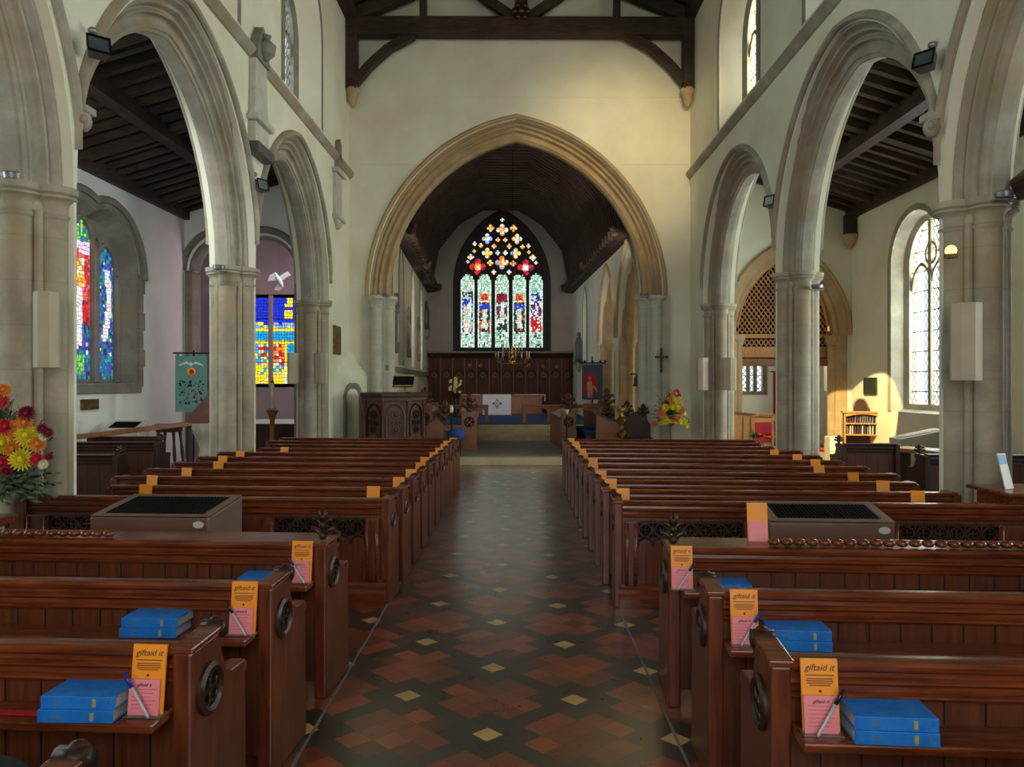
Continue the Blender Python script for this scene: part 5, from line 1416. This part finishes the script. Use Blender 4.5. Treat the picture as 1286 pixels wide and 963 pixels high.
plaque('brass memorial plaque on the left wall just past the last arch',LX,15.35,2.15,.55,.55,M['brass_old'],PI/2)
t=plaque('small brass plaque under the blue stained glass window',-AX,12.9,1.17,.5,.17,M['brass_old'],PI/2)
plaque('small dark bronze plaque on the sunlit right aisle wall',AX,15.65,1.38,.55,.33,M['bronze'],-PI/2)
# ------------------------------------------------------------------ left aisle and chapel
x,z=at(240,450,14.2)
t=thing('embroidered_banner','teal embroidered banner with white dove and red heart beside the left pier','banner',(at(240,450,13.6)[0],13.6,0),.12)
zt,zb=at(0,447,13.6)[1],at(0,517,13.6)[1]
MB().box(-.26,.26,0,.015,zb,zt).build('cloth',M['teal'],t)
mb=MB(); 
for k in range(5): mb.box(-.24+k*.108,-.2+k*.108,-.005,.02,zt,zt+.05)
mb.build('hanging_loops',M['teal'],t)
MB().tube([(-.3,0,zt+.05),(.3,0,zt+.05)],.014,8).build('crossbar',M['dark_wood'],t)
MB().tube([(.03,.04,0),(.03,.04,zt+.1)],.015,8).build('pole',M['iron'],t)
mb=MB()
for s in (-1,1): mb.add([(0,-.006,zt-.16),(s*.07,-.006,zt-.09),(s*.2,-.006,zt-.15),(s*.19,-.006,zt-.17),(s*.08,-.006,zt-.13)],[(0,1,2,3,4)])
mb.ball((0,-.006,zt-.14),.03,8,sy=.3); mb.build('white_dove',M['white_cloth'],t)
MB().ball((.0,-.0,zt-.27),.075,10,sy=.15).build('red_heart',M['orange'],t,smooth=True); MB().ball((.01,-.006,zt-.27),.045,8,sy=.2).build('flame',M['red'],t,smooth=True)
mb=MB(); rr=random.Random(4)
for k in range(46):
    x=rr.uniform(-.2,.2); z=zt-.4-rr.uniform(0,.42); mb.ball((x,-.002,z),rr.uniform(.01,.024),6,sy=.2)
mb.build('leaf_embroidery',M['navy'],t)['kind']='stuff'
mb=MB()
for k in range(8): mb.ball((rr.uniform(-.12,.12),-.006,zt-.45-rr.uniform(0,.3)),.016,6,sy=.2)
mb.build('red_flowers',M['red'],t)
# tall stool
x=at(219,555,13.6)[0]
t=thing('tall_stool','dark turned-leg stool standing left of the teal banner','stool',(x,13.4,0))
MB().lathe([(.22,.86),(.24,.88),(.24,.9),(.22,.91)],16).build('seat',M['dark_wood'],t,auto=True)
MB().box(-.16,.16,-.16,.16,.78,.86).build('apron',M['dark_wood'],t,bevel=.01)
for k in range(4):
    a=PI/4+k*PI/2; c_,s_=math.cos(a),math.sin(a)
    MB().tube([(.17*c_,.17*s_,.84),(.2*c_,.2*s_,.6),(.22*c_,.22*s_,.4),(.24*c_,.24*s_,.2),(.27*c_,.27*s_,0)],[.03,.022,.032,.02,.026],8).build('leg',M['dark_wood'],t,smooth=True)
# white heater box
x=at(164,535,13.2)[0]
t=thing('white_heater_cabinet','cream heater cabinet with dark grille under the stained glass window','heater',(-6.45,13.1,0))
MB().prism([(-.2,0),(.2,0),(.2,.98),(-.2,.85)],'x',-.3,.3).build('casing',M['white_box'],t,bevel=.01)
MB().add([(-.22,-.14,.875),(.22,-.14,.875),(.22,.12,.96),(-.22,.12,.96)],[(0,1,2,3)]).build('grille',M['black'],t)
# stone and wood lectern by the left pier
x=at(255,520,10.05)[0]
t=thing('stone_bracket','carved stone bracket with a dark book desk against the left pier','bracket',(at(259,525,12.0)[0],12.0,0))
MB().lathe([(.12,0),(.12,.5),(.1,.6),(.13,.72),(.2,.85),(.22,.92),(.22,1.0)],8).build('pillar',M['stone_arch'],t,auto=True)
MB().prism([(-.2,1.0),(.2,1.0),(.2,1.5),(.16,1.52),(-.2,1.12)],'y',-.16,.16).build('desk',simple('red_oak_desk',srgb(104,62,48),.5),t,bevel=.01)
# candle stand and chapel bits
x=at(342,520,16.0)[0]
t=thing('paschal_candle_stand','turned wooden stand with a thick pale candle in the chapel arch','candle stand',(x,16.0,0))
MB().lathe([(.2,.0),(.2,.06),(.09,.12),(.06,.3),(.09,.4),(.05,.5),(.05,.85),(.08,.95),(.12,1.02),(.13,1.06)],12).build('stand',M['chancel_wood'],t,auto=True)
MB().lathe([(.06,1.06),(.09,1.1),(.05,1.16),(.05,1.2)],12).build('candle_cup',M['marble'],t,auto=True)
MB().tube([(0,0,1.18),(0,0,1.62)],.04,12).build('candle',M['candle'],t,smooth=True)
MB().lathe([(.05,1.6),(.02,1.66),(.01,1.7)],8).build('brass_cap',M['brass'],t)
x,z=at(350,351,17.8)
t=thing('hanging_dove','white paper dove hanging in front of the mauve chapel wall','dove',(x,17.8,z))
mb=MB(); mb.lathe([(.01,-.2),(.05,-.12),(.06,0),(.035,.1),(.03,.14),(.01,.18)],10,M=Matrix.Rotation(-.5,4,'Y')); mb.build('body',M['white_cloth'],t,smooth=True)
for s,pts in ((-1,[(0,0,.06),(-.1,0,.14),(-.2,0,.1),(-.25,0,-.04),(-.12,0,-.02),(0,0,-.04)]),(1,[(0,0,.06),(.1,0,.13),(.2,0,.18),(.27,0,.1),(.16,0,.04),(.05,0,-.04)])):
    MB().prism([(p[0],p[2]) for p in pts],'y',-.008,.008).build('wing',M['white_cloth'],t)
MB().prism([(-.02,-.1),(-.1,-.22),(-.0,-.25),(.09,-.2),(.03,-.1)],'y',-.006,.006).build('tail',M['white_cloth'],t)
MB().tube([(0,0,.1),(0,0,5.5-z)],.0015,4).build('thread',M['iron'],t)
t=thing('chapel_bench','dark wooden bench end beyond the last left pews','bench',(-5.1,17.2,0))
MB().box(-.6,.6,0,.05,0,.72).build('backrest',M['dark_wood'],t,bevel=.01); MB().box(-.6,.6,.05,.4,.4,.44).build('seat',M['dark_wood'],t)
# big flower arrangement at the left edge
px_=[(10.6,491,1.1,'f_orange'),(6,505,1.3,'f_red'),(38,520,1.2,'f_dark'),(36,531,1.2,'f_orange'),(13,536,1.3,'f_red'),(58,538,.8,'f_dark'),(65,543,.8,'f_dark'),(25,546,1.1,'f_orange'),(38,547,1.5,'f_yellow'),(43,553,1.2,'f_yellow'),(9,556,1.5,'f_yellow'),(2,558,1.3,'f_yellow'),(21,563,1.2,'f_orange'),(52,557,1.2,'f_orange'),(32,576,1.6,'f_yellow'),(51,576,1.0,'f_red'),(66,573,.6,'f_dark'),(8,580,1.0,'f_red'),(14,591,.8,'f_dark'),(59,548,.6,'f_white'),(59,582,.7,'f_white'),(40,516,.8,'f_dark'),(2,490,.9,'f_orange'),(24,533,.7,'f_orange'),(47,541,.7,'f_yellow'),(-12,520,1.2,'f_yellow'),(-15,560,1.3,'f_orange'),(-20,540,1.2,'f_red'),(-8,575,1.2,'f_yellow')]
bl=[((px-650)*.00496-(at(10,575,5.35)[0]+.03),1.6-(py-481)*.00496,s*.82,m,-.28) for px,py,s,m in px_]
fx=at(10,575,5.35)[0]
arrangement('flower_arrangement','large arrangement of yellow, orange and red blooms by the left edge pier',(fx+.03,5.2,0),.38,.56,bl,1000,.98,21,18,'leaf_grey')
t=thing('flower_pot','terracotta pot on a wooden stand holding the large left flower arrangement','pot',(fx-.13,5.2,0))
MB().lathe([(.14,.72),(.16,.95),(.17,1.0),(.17,1.03),(.15,1.03)],18).build('pot',M['pot'],t,auto=True)
MB().box(-.18,.18,-.18,.18,.66,.72).build('stand_top',M['pew'],t,bevel=.006)
for a in (-.14,.14):
    for b in (-.14,.14): MB().tube([(a,b,0),(a,b,.66)],.022,8).build('leg',M['pew'],t)
# ------------------------------------------------------------------ right aisle
# lattice screen in the arch
t=thing('lattice_screen','wooden lattice screen and beam filling the head of the right aisle arch','screen',(5.6,YE+.24,0))
W=1.0; mb=MB(); z0,z1=2.35,4.25
def ltop(x): return 2.62+arctop(min(abs(x),.98),.98,1.62)
k=-40
for d in (-1,1):
    q=-3.0
    while q<5.5:
        seg=[]
        for i in range(41):
            x=-W+2*W*i/40; z=q+d*x*1.35+1.0
            if 2.62<z<ltop(x)-.02 or 2.36<z<2.56: seg.append((x,0.01*d,z))
            else:
                if len(seg)>1: mb.beam(seg[0],seg[-1],.022,.022,up=(0,1,0))
                seg=[]
        if len(seg)>1: mb.beam(seg[0],seg[-1],.022,.022,up=(0,1,0))
        q+=.135
o=mb.build('lattice',M['pale_wood'],t)
mb=MB(); mb.box(-1.0,1.0,-.03,.03,2.55,2.64); mb.box(-1.0,1.0,-.03,.03,2.14,2.37)
for s in (-1,1): mb.box(min(s*.93,s*1.0),max(s*.93,s*1.0),-.03,.03,2.14,2.7)
mb.build('rails',M['pale_wood'],t,bevel=.005)
mb=MB(); mb.tube([(-.97+1.94*i/20,0,ltop(-.97+1.94*i/20)) for i in range(21)],.045,6); mb.build('arched_frame',M['pale_wood'],t,auto=True)
MB().box(-1.1,1.1,-.12,.1,1.96,2.12).build('beam',M['chancel_wood'],t,bevel=.01)
MB().box(-.98,.98,.04,.05,2.1,4.25 if False else 2.62).build('backing',M['black'],t)
mb=MB(); mb.prism([(-.97,2.6)]+[(-.97+1.94*i/20,ltop(-.97+1.94*i/20)) for i in range(21)]+[(.97,2.6)],'y',.05,.06); mb.build('dark_backing',M['black'],t)
# red curtain
t=thing('red_curtain','tall dark red curtain hanging behind the lattice arch','curtain',(at(973,500,19.0)[0]+.1,19.0,0))
pts=[]; mb=MB()
for i in range(24):
    x0=-.14+i*.03; x1=x0+.03; y0=.03*math.sin(i*1.4); y1=.03*math.sin((i+1)*1.4)
    mb.quad((x0,y0,.1),(x1,y1,.1),(x1,y1,1.85),(x0,y0,1.85))
mb.build('cloth',M['red'],t,smooth=True)
MB().tube([(-.2,0,1.87),(.65,0,1.87)],.015,8).build('curtain_rail',M['brass_old'],t)
# light oak lectern cabinet
x=at(931,537,15.75)[0]
t=thing('wooden_lectern','light oak cabinet lectern standing right of the pier with two speakers','lectern',(x,15.75,0))
MB().prism([(-.19,0),(.2,0),(.2,.98),(-.19,1.02)],'y',-.2,.2).build('body',M['pale_wood'],t,bevel=.01)
mb=MB(); mb.box(-.2,-.13,-.215,-.2,.05,.95); mb.box(.13,.2,-.215,-.2,.05,.95); mb.box(-.02,.02,-.215,-.2,.05,.95); mb.build('front_stile',M['pale_wood'],t)
MB().prism([(-.22,1.02),(.22,.98),(.22,1.0),(-.22,1.05)],'y',-.24,.24).build('top',M['chancel_wood'],t)
# red upholstered chairs
def red_chair(label,loc,rz):
    if 'c' in BK: return dup(BK['c'],loc,rz,label,'red upholstered wooden chairs')
    t=thing('red_chair',label,'chair',loc,rz,'red upholstered wooden chairs')
    MB().box(-.23,.23,-.2,.22,.42,.48).build('seat',M['red'],t,bevel=.02)
    for sx in (-.22,.22):
        MB().box(sx-.02,sx+.02,.2,.24,0,.9).build('rear_leg',M['pale_wood'],t,bevel=.005); MB().box(sx-.02,sx+.02,-.21,-.17,0,.44).build('front_leg',M['pale_wood'],t,bevel=.005)
    MB().box(-.2,.2,.205,.235,.82,.9).build('top_rail',M['pale_wood'],t,bevel=.005)
    MB().box(-.2,.2,.2,.24,.6,.82).build('back_pad',M['red'],t,bevel=.01)
    MB().box(-.22,.22,-.2,-.18,.34,.42).build('front_rail',M['pale_wood'],t)
    BK['c']=t; return t
for px,Y,rz,lb in ((951,16.0,PI+.1,'red upholstered wooden chair left of the pier, nearer the lectern'),(977,16.7,PI+.1,'red upholstered wooden chair half hidden by the pier'),(944,17.6,PI-.1,'red upholstered wooden chair farther back behind the lectern'),(962,18.2,PI,'red upholstered wooden chair in the chapel before the curtain'),(1041,16.2,PI+.2,'red upholstered wooden chair right of the pier before the sunlit jamb')):
    rc=red_chair(lb,(at(px,540,Y)[0],Y,0),rz)
rc.scale=(1,1,.56)
t=thing('hanging_plant','dark plant pot in front of the red chairs','plant',(at(948,548,15.2)[0],15.3,0))
MB().lathe([(.08,.3),(.1,.45),(.09,.5)],12).build('pot',M['navy'],t,auto=True); mb=MB(); rr=random.Random(8)
for k in range(30):
    a=rr.uniform(0,6.28); mb.quad((0,0,.5),(.06*math.cos(a),.06*math.sin(a),.62),(.12*math.cos(a),.12*math.sin(a),rr.uniform(.55,.75)),(.05*math.cos(a+.4),.05*math.sin(a+.4),.6))
mb.build('foliage',M['leaf'],t); MB().lathe([(.12,0),(.1,.02),(.03,.05),(.03,.3),(.08,.31)],10).build('stand',M['dark_wood'],t)
# bookshelf in the corner
t=thing('bookcase','light oak arched bookcase in the sunlit corner of the right aisle','bookcase',(at(1090,545,15.4)[0]-.03,15.6,0),-.28)
w=.34
for a in (-w,w-.03): MB().box(a,a+.03,-.16,.16,0,1.02).build('side_panel',M['pale_wood'],t)
MB().box(-w,w,.14,.16,0,1.0).build('back_panel',M['dark_wood'],t)
for z in (.3,.58,.8): MB().box(-w+.03,w-.03,-.15,.14,z,z+.025).build('shelf',M['pale_wood'],t)
MB().box(-w-.03,w+.03,-.19,.18,1.02,1.05).build('top',M['pale_wood'],t,bevel=.005)
MB().prism([(-w+.03,1.02),(-w+.03,.95)]+[(-w+.03+(2*w-.06)*i/8,.95+.045*math.sin(PI*i/8)) for i in range(1,8)]+[(w-.03,.95),(w-.03,1.02)],'y',-.165,-.15).build('arched_rail',M['pale_wood'],t)
cr=random.Random(2); bx,by=at(1090,545,15.4)[0]-.03,15.6
cm=[simple('spine_%s'%n,c,.5) for n,c in (('grey',srgb(110,112,120)),('plum',srgb(90,50,60)),('cream',srgb(190,180,160)),('navy',srgb(50,56,84)))]
def spine_proto(m,h):
    o=MB().box(-.012,.012,-.0,.14,0,h).build('service_book',m,None,bevel=.002); return o
protos=[spine_proto(m,.15+.012*i) for i,m in enumerate(cm)]
first=[True]*4
for si,z in enumerate((.605,.825)):
    x=-.27; q=0
    while x<.27:
        k=cr.randrange(4)
        if z>.7 and k>1: k=0
        o=protos[k] if first[k] else protos[k].copy()
        if not first[k]: C.objects.link(o)
        first[k]=False
        c_,s_=math.cos(-.28),math.sin(-.28)
        o.location=(bx+x*c_-(-.1)*s_,by+x*s_+(-.1)*c_,z); o.rotation_euler=(0,cr.uniform(-.05,.05),-.28)
        tag(o,'thin book with %s spine upright on the %s shelf of the corner bookcase'%(['grey','plum','cream','navy'][k],'middle' if si==0 else 'top'),'book','service books in the corner bookcase')
        x+=.045; q+=1
for k in range(4):
    if first[k]: bpy.data.objects.remove(protos[k])
# things on top of the bookcase
t=thing('arched_plaque','dark arched wooden plaque standing on the corner bookcase','ornament',(bx-.02,by+.02,1.05),-.28)
MB().prism([(-.13,0),(.13,0)]+[(.13*math.cos(PI*i/10),.08+.17*math.sin(PI*i/10)) for i in range(11)],'y',-.03,.03).build('board',M['dark_wood'],t)
mb=MB(); mb.tube([(.13*math.cos(PI*i/10),-.02,.08+.17*math.sin(PI*i/10)) for i in range(11)],.018,6); mb.build('rim',M['stone_grey'],t,smooth=True)
t=thing('leaning_photo_frame','small reddish frame leaning beside the arched plaque','picture frame',(bx+.26,by-.02,1.05),-.6)
MB().beam((-.03,0,0),(.03,0,.2),.03,.02,up=(0,1,0)).build('frame_side',M['red'],t); MB().beam((.1,0,0),(.03,0,.2),.03,.02,up=(0,1,0)).build('frame_strut',M['red'],t)
t=thing('white_box','small white storage box on the floor left of the corner bookcase','box',(bx-.52,by+.1,0))
MB().box(-.12,.12,-.14,.14,0,.55).build('box',M['white_box'],t,bevel=.01)
# cream cabinet under the right window
t=thing('cream_cabinet','cream sloped-top heater cabinet under the right aisle window','heater',(6.25,12.6,0),0)
MB().prism([(-.28,0),(.45,0),(.45,.88),(-.28,.73)],'y',-.2,.2).build('casing',M['white_box'],t,bevel=.01)
mb=MB(); mb.add([(-.22,-.15,.755),(.38,-.15,.878),(.38,.15,.878),(-.22,.15,.755)],[(0,1,2,3)]); mb.build('top_panel',M['speaker'],t)
# corbel under the aisle roof
for s in (1,):
    x,z=at(1073,300,16.3); t=thing('roof_corbel','timber post on a stone corbel in the upper corner of the right aisle','corbel',(6.82,16.35,0))
    MB().box(-.1,.12,-.1,.1,4.62,5.05).build('post',M['roof'],t,bevel=.01); MB().lathe([(.04,4.38),(.1,4.45),(.13,4.52),(.16,4.6),(.17,4.64)],10).build('stone_bracket',M['stone_warm'],t,auto=True)
# papers on a pew ledge
t=thing('white_papers','loose white papers lying on a dark pew of the right aisle','papers',(5.05,9.3,.802),.1)
MB().box(-.2,.25,-.1,.12,0,.006).build('sheet',M['white_cloth'],t); MB().box(-.1,.3,-.06,.1,.006,.011,Matrix.Rotation(.15,4,'Z')).build('sheet',M['white_cloth'],t)
# table with leaflets at the right edge
t=thing('leaflet_table','small oak table with sloping top at the right edge beside the pier','table',(3.85,5.85,0))
MB().box(-.42,.5,-.3,.25,.80,.83).build('tabletop',M['pew'],t,bevel=.008)
MB().box(-.36,.44,-.24,.2,.68,.80).build('apron',M['pale_wood'] if False else M['pew'],t)
for a in (-.36,.4):
    for b in (-.24,.18): MB().box(a-.02,a+.03,b-.02,b+.03,0,.7).build('leg',M['chancel_wood'],t,bevel=.005)
for k,(dx,lb,m_,rz) in enumerate(((-.28,'cream leaflet with a blue corner standing on the right edge table','f_white',.5),(-.02,'framed cream notice standing at the very right edge of the table','f_white',.1))):
    t=thing('standing_leaflet',lb,'leaflet',(3.85+dx,5.78,.832),rz)
    lean=Matrix.Rotation(-.25,4,'X'); MB().box(-.05,.05,-.004,.004,0,.26,lean).build('sheet',M['marble'],t)
    if k==0: MB().box(-.05,.04,-.006,-.004,.18,.25,lean).build('blue_panel',M['faded'],t)
    else: MB().box(-.04,.04,-.006,-.004,.04,.22,lean).build('printed_panel',M['pages'],t)
# dark timber screen post at the right edge
t=thing('timber_screen','dark timber screen at the right edge behind the pier','screen',(4.02,6.22,0))
MB().box(0,.14,-.08,.08,0,3.1).build('post',M['dark_wood'],t,bevel=.01); MB().box(.14,1.6,-.03,.03,.3,3.0).build('panel',M['dark_wood'],t); 
MB().prism([(-.05,3.05),(1.6,3.05),(1.6,3.3),(0,3.3),(-.12,3.2)],'y',-.14,.12).build('cornice',M['dark_wood'],t,bevel=.02)
# black bag at the lower left
t=thing('black_bag','dark fabric bag lying on the seat at the bottom left corner','bag',(-1.42,2.0,.45))
mb=MB(); mb.ball((0,0,.1),.2,12,sz=.55,sx=1.1,sy=.7); mb.build('bag',M['navy'],t,smooth=True)
MB().torus((.05,-.1,.18),.06,.008,'xz',12,5,0,PI).build('handle',M['black'],t,smooth=True)
# ------------------------------------------------------------------ light and camera
w=bpy.data.worlds.new('sky'); sc.world=w; w.use_nodes=True
w.node_tree.nodes['Background'].inputs[0].default_value=(.80,.90,1,1); w.node_tree.nodes['Background'].inputs[1].default_value=1.6
def area(name,loc,rot,sx,sy,p,col=(1,1,1),spread=PI):
    l=bpy.data.lights.new(name,'AREA'); l.shape='RECTANGLE'; l.size=sx; l.size_y=sy; l.energy=p; l.color=col; l.spread=spread
    o=bpy.data.objects.new(name,l); C.objects.link(o); o.location=loc; o.rotation_euler=rot; return o
COOL=(.86,.94,1); WARM=(1,.8,.5); NEU=(1,.96,.88)
K=1.0
# daylight outside each window, shining in (area lights look along local -Z)
area('daylight_west',(0,YW-.6,3.6),(PI/2,0,0),5.4,5.6,300*K,NEU)
for c in CW:
    area('daylight_clerestory_left',(LX-.95,c,7.3),(0,-PI/2,0),2.4,2.2,50*K,COOL)
    area('daylight_clerestory_right',(RX+.95,c,7.3),(0,PI/2,0),2.4,2.2,420*K if c>12 else 150*K,(1,.9,.72) if c>12 else NEU)
for c in (13.3,8.9,4.4):
    if c<13: area('daylight_left_aisle',(-AX-.9,c,2.9),(0,-PI/2,0),2.6,2.3,240*K,COOL)
for c in (13.55,9.2,4.9): area('daylight_right_aisle',(AX+.95,c,2.9),(0,PI/2,0),3.2,2.6,480*K,(.92,.97,1))
x,y=ch(-HU-1.0,5.2)
area('daylight_chancel',(x,y,3.5),(0,-PI/2,CA_),3.2,11,1500*K,(.88,.88,1))
area('daylight_south_chapel',(9.0,SYE-2.6,2.8),(0,PI/2,0),2.6,2.2,500*K,(1,.86,.56))
area('daylight_south_chapel_east',(6.63,SYE+.9,1.7),(-PI/2,0,0),1.2,1.4,20*K,NEU)
def lamp(name,loc,to,p,col,ang=60,blend=.5,r=.05):
    l=bpy.data.lights.new(name,'SPOT'); l.energy=p; l.color=col; l.spot_size=math.radians(ang); l.spot_blend=blend; l.shadow_soft_size=r
    o=bpy.data.objects.new(name,l); C.objects.link(o); o.location=loc; o.rotation_euler=(Vector(to)-Vector(loc)).to_track_quat('-Z','Y').to_euler(); return o
# spot lights, some added with no fixture of their own
lamp('lamp_north_chapel',(-5.2,17.4,4.9),(-6.2,19.4,1.5),50,(1,.93,.88),120,1)
lamp('fill_east_corner',(4.35,11.7,3.9),(6.95,16.3,.25),3200,(1,.78,.36),22,.12,.02)  # added spot standing in for sunlight on the corner wall
lamp('fill_chapel_jamb',(4.9,17.6,3.4),(6.7,16.9,1.0),420,(1,.76,.3),80,.6)  # added spot, brings the yellow sunlight onto the arch jamb
lamp('fill_chancel_arch',(2.9,12.0,7.2),(2.2,16.6,6.4),520,(1,.78,.42),60,1,.3)  # added spot for the warm sun glow beside the chancel arch
for x,y,z in []:
    l=bpy.data.lights.new('uplight','POINT'); l.energy=22 if y<16 else 40; l.color=(1,.86,.66); l.shadow_soft_size=.06
    o=bpy.data.objects.new('uplight',l); C.objects.link(o); o.location=(x+(.0),y-.02,z+.05)
for v in ():
    x,y=ch(0,v); l=bpy.data.lights.new('chancel_lamp','POINT'); l.energy=110; l.color=(1,.88,.72); l.shadow_soft_size=.15
    o=bpy.data.objects.new('chancel_lamp',l); C.objects.link(o); o.location=(x,y,4.6)
for sx in (-1,1): lamp('lamp_respond',(CHC+sx*1.9,17.4,4.3),(-.6+sx*.6,29.8,3.0),480,(1,.92,.82),46,.9,.1)
for sx in (-1,1): lamp('uplighter_lamp',(CHC+sx*2.3,17.6,4.0),(-.2-sx*.8,22.5,8.0),260,(1,.88,.74),95,1,.1)
lamp('fill_left_aisle',(-4.3,8.0,4.6),(-6.9,13.5,2.0),340,(.9,.96,1),100,1,.3)  # added spot to brighten the left aisle wall, no fixture here
cam=bpy.data.cameras.new('camera'); co=bpy.data.objects.new('camera',cam); C.objects.link(co); sc.camera=co
cam.sensor_fit='HORIZONTAL'; cam.sensor_width=36; cam.lens=36*1000/1286
co.location=(0,0,1.6); co.rotation_euler=(PI/2,0,0)
cam.shift_x=(643-650)/1286; cam.shift_y=-(481.5-481)/1286
cam.clip_start=.05; cam.clip_end=200
sc.view_settings.view_transform='Standard'; sc.view_settings.look='None'; sc.view_settings.gamma=1; sc.view_settings.use_curve_mapping=False
sc.view_settings.exposure=0.12
sc.cycles.use_denoising=True
sc.cycles.max_bounces=7; sc.cycles.diffuse_bounces=5; sc.cycles.glossy_bounces=3; sc.cycles.transparent_max_bounces=8
sc.cycles.caustics_reflective=False; sc.cycles.caustics_refractive=False; sc.cycles.sample_clamp_indirect=6
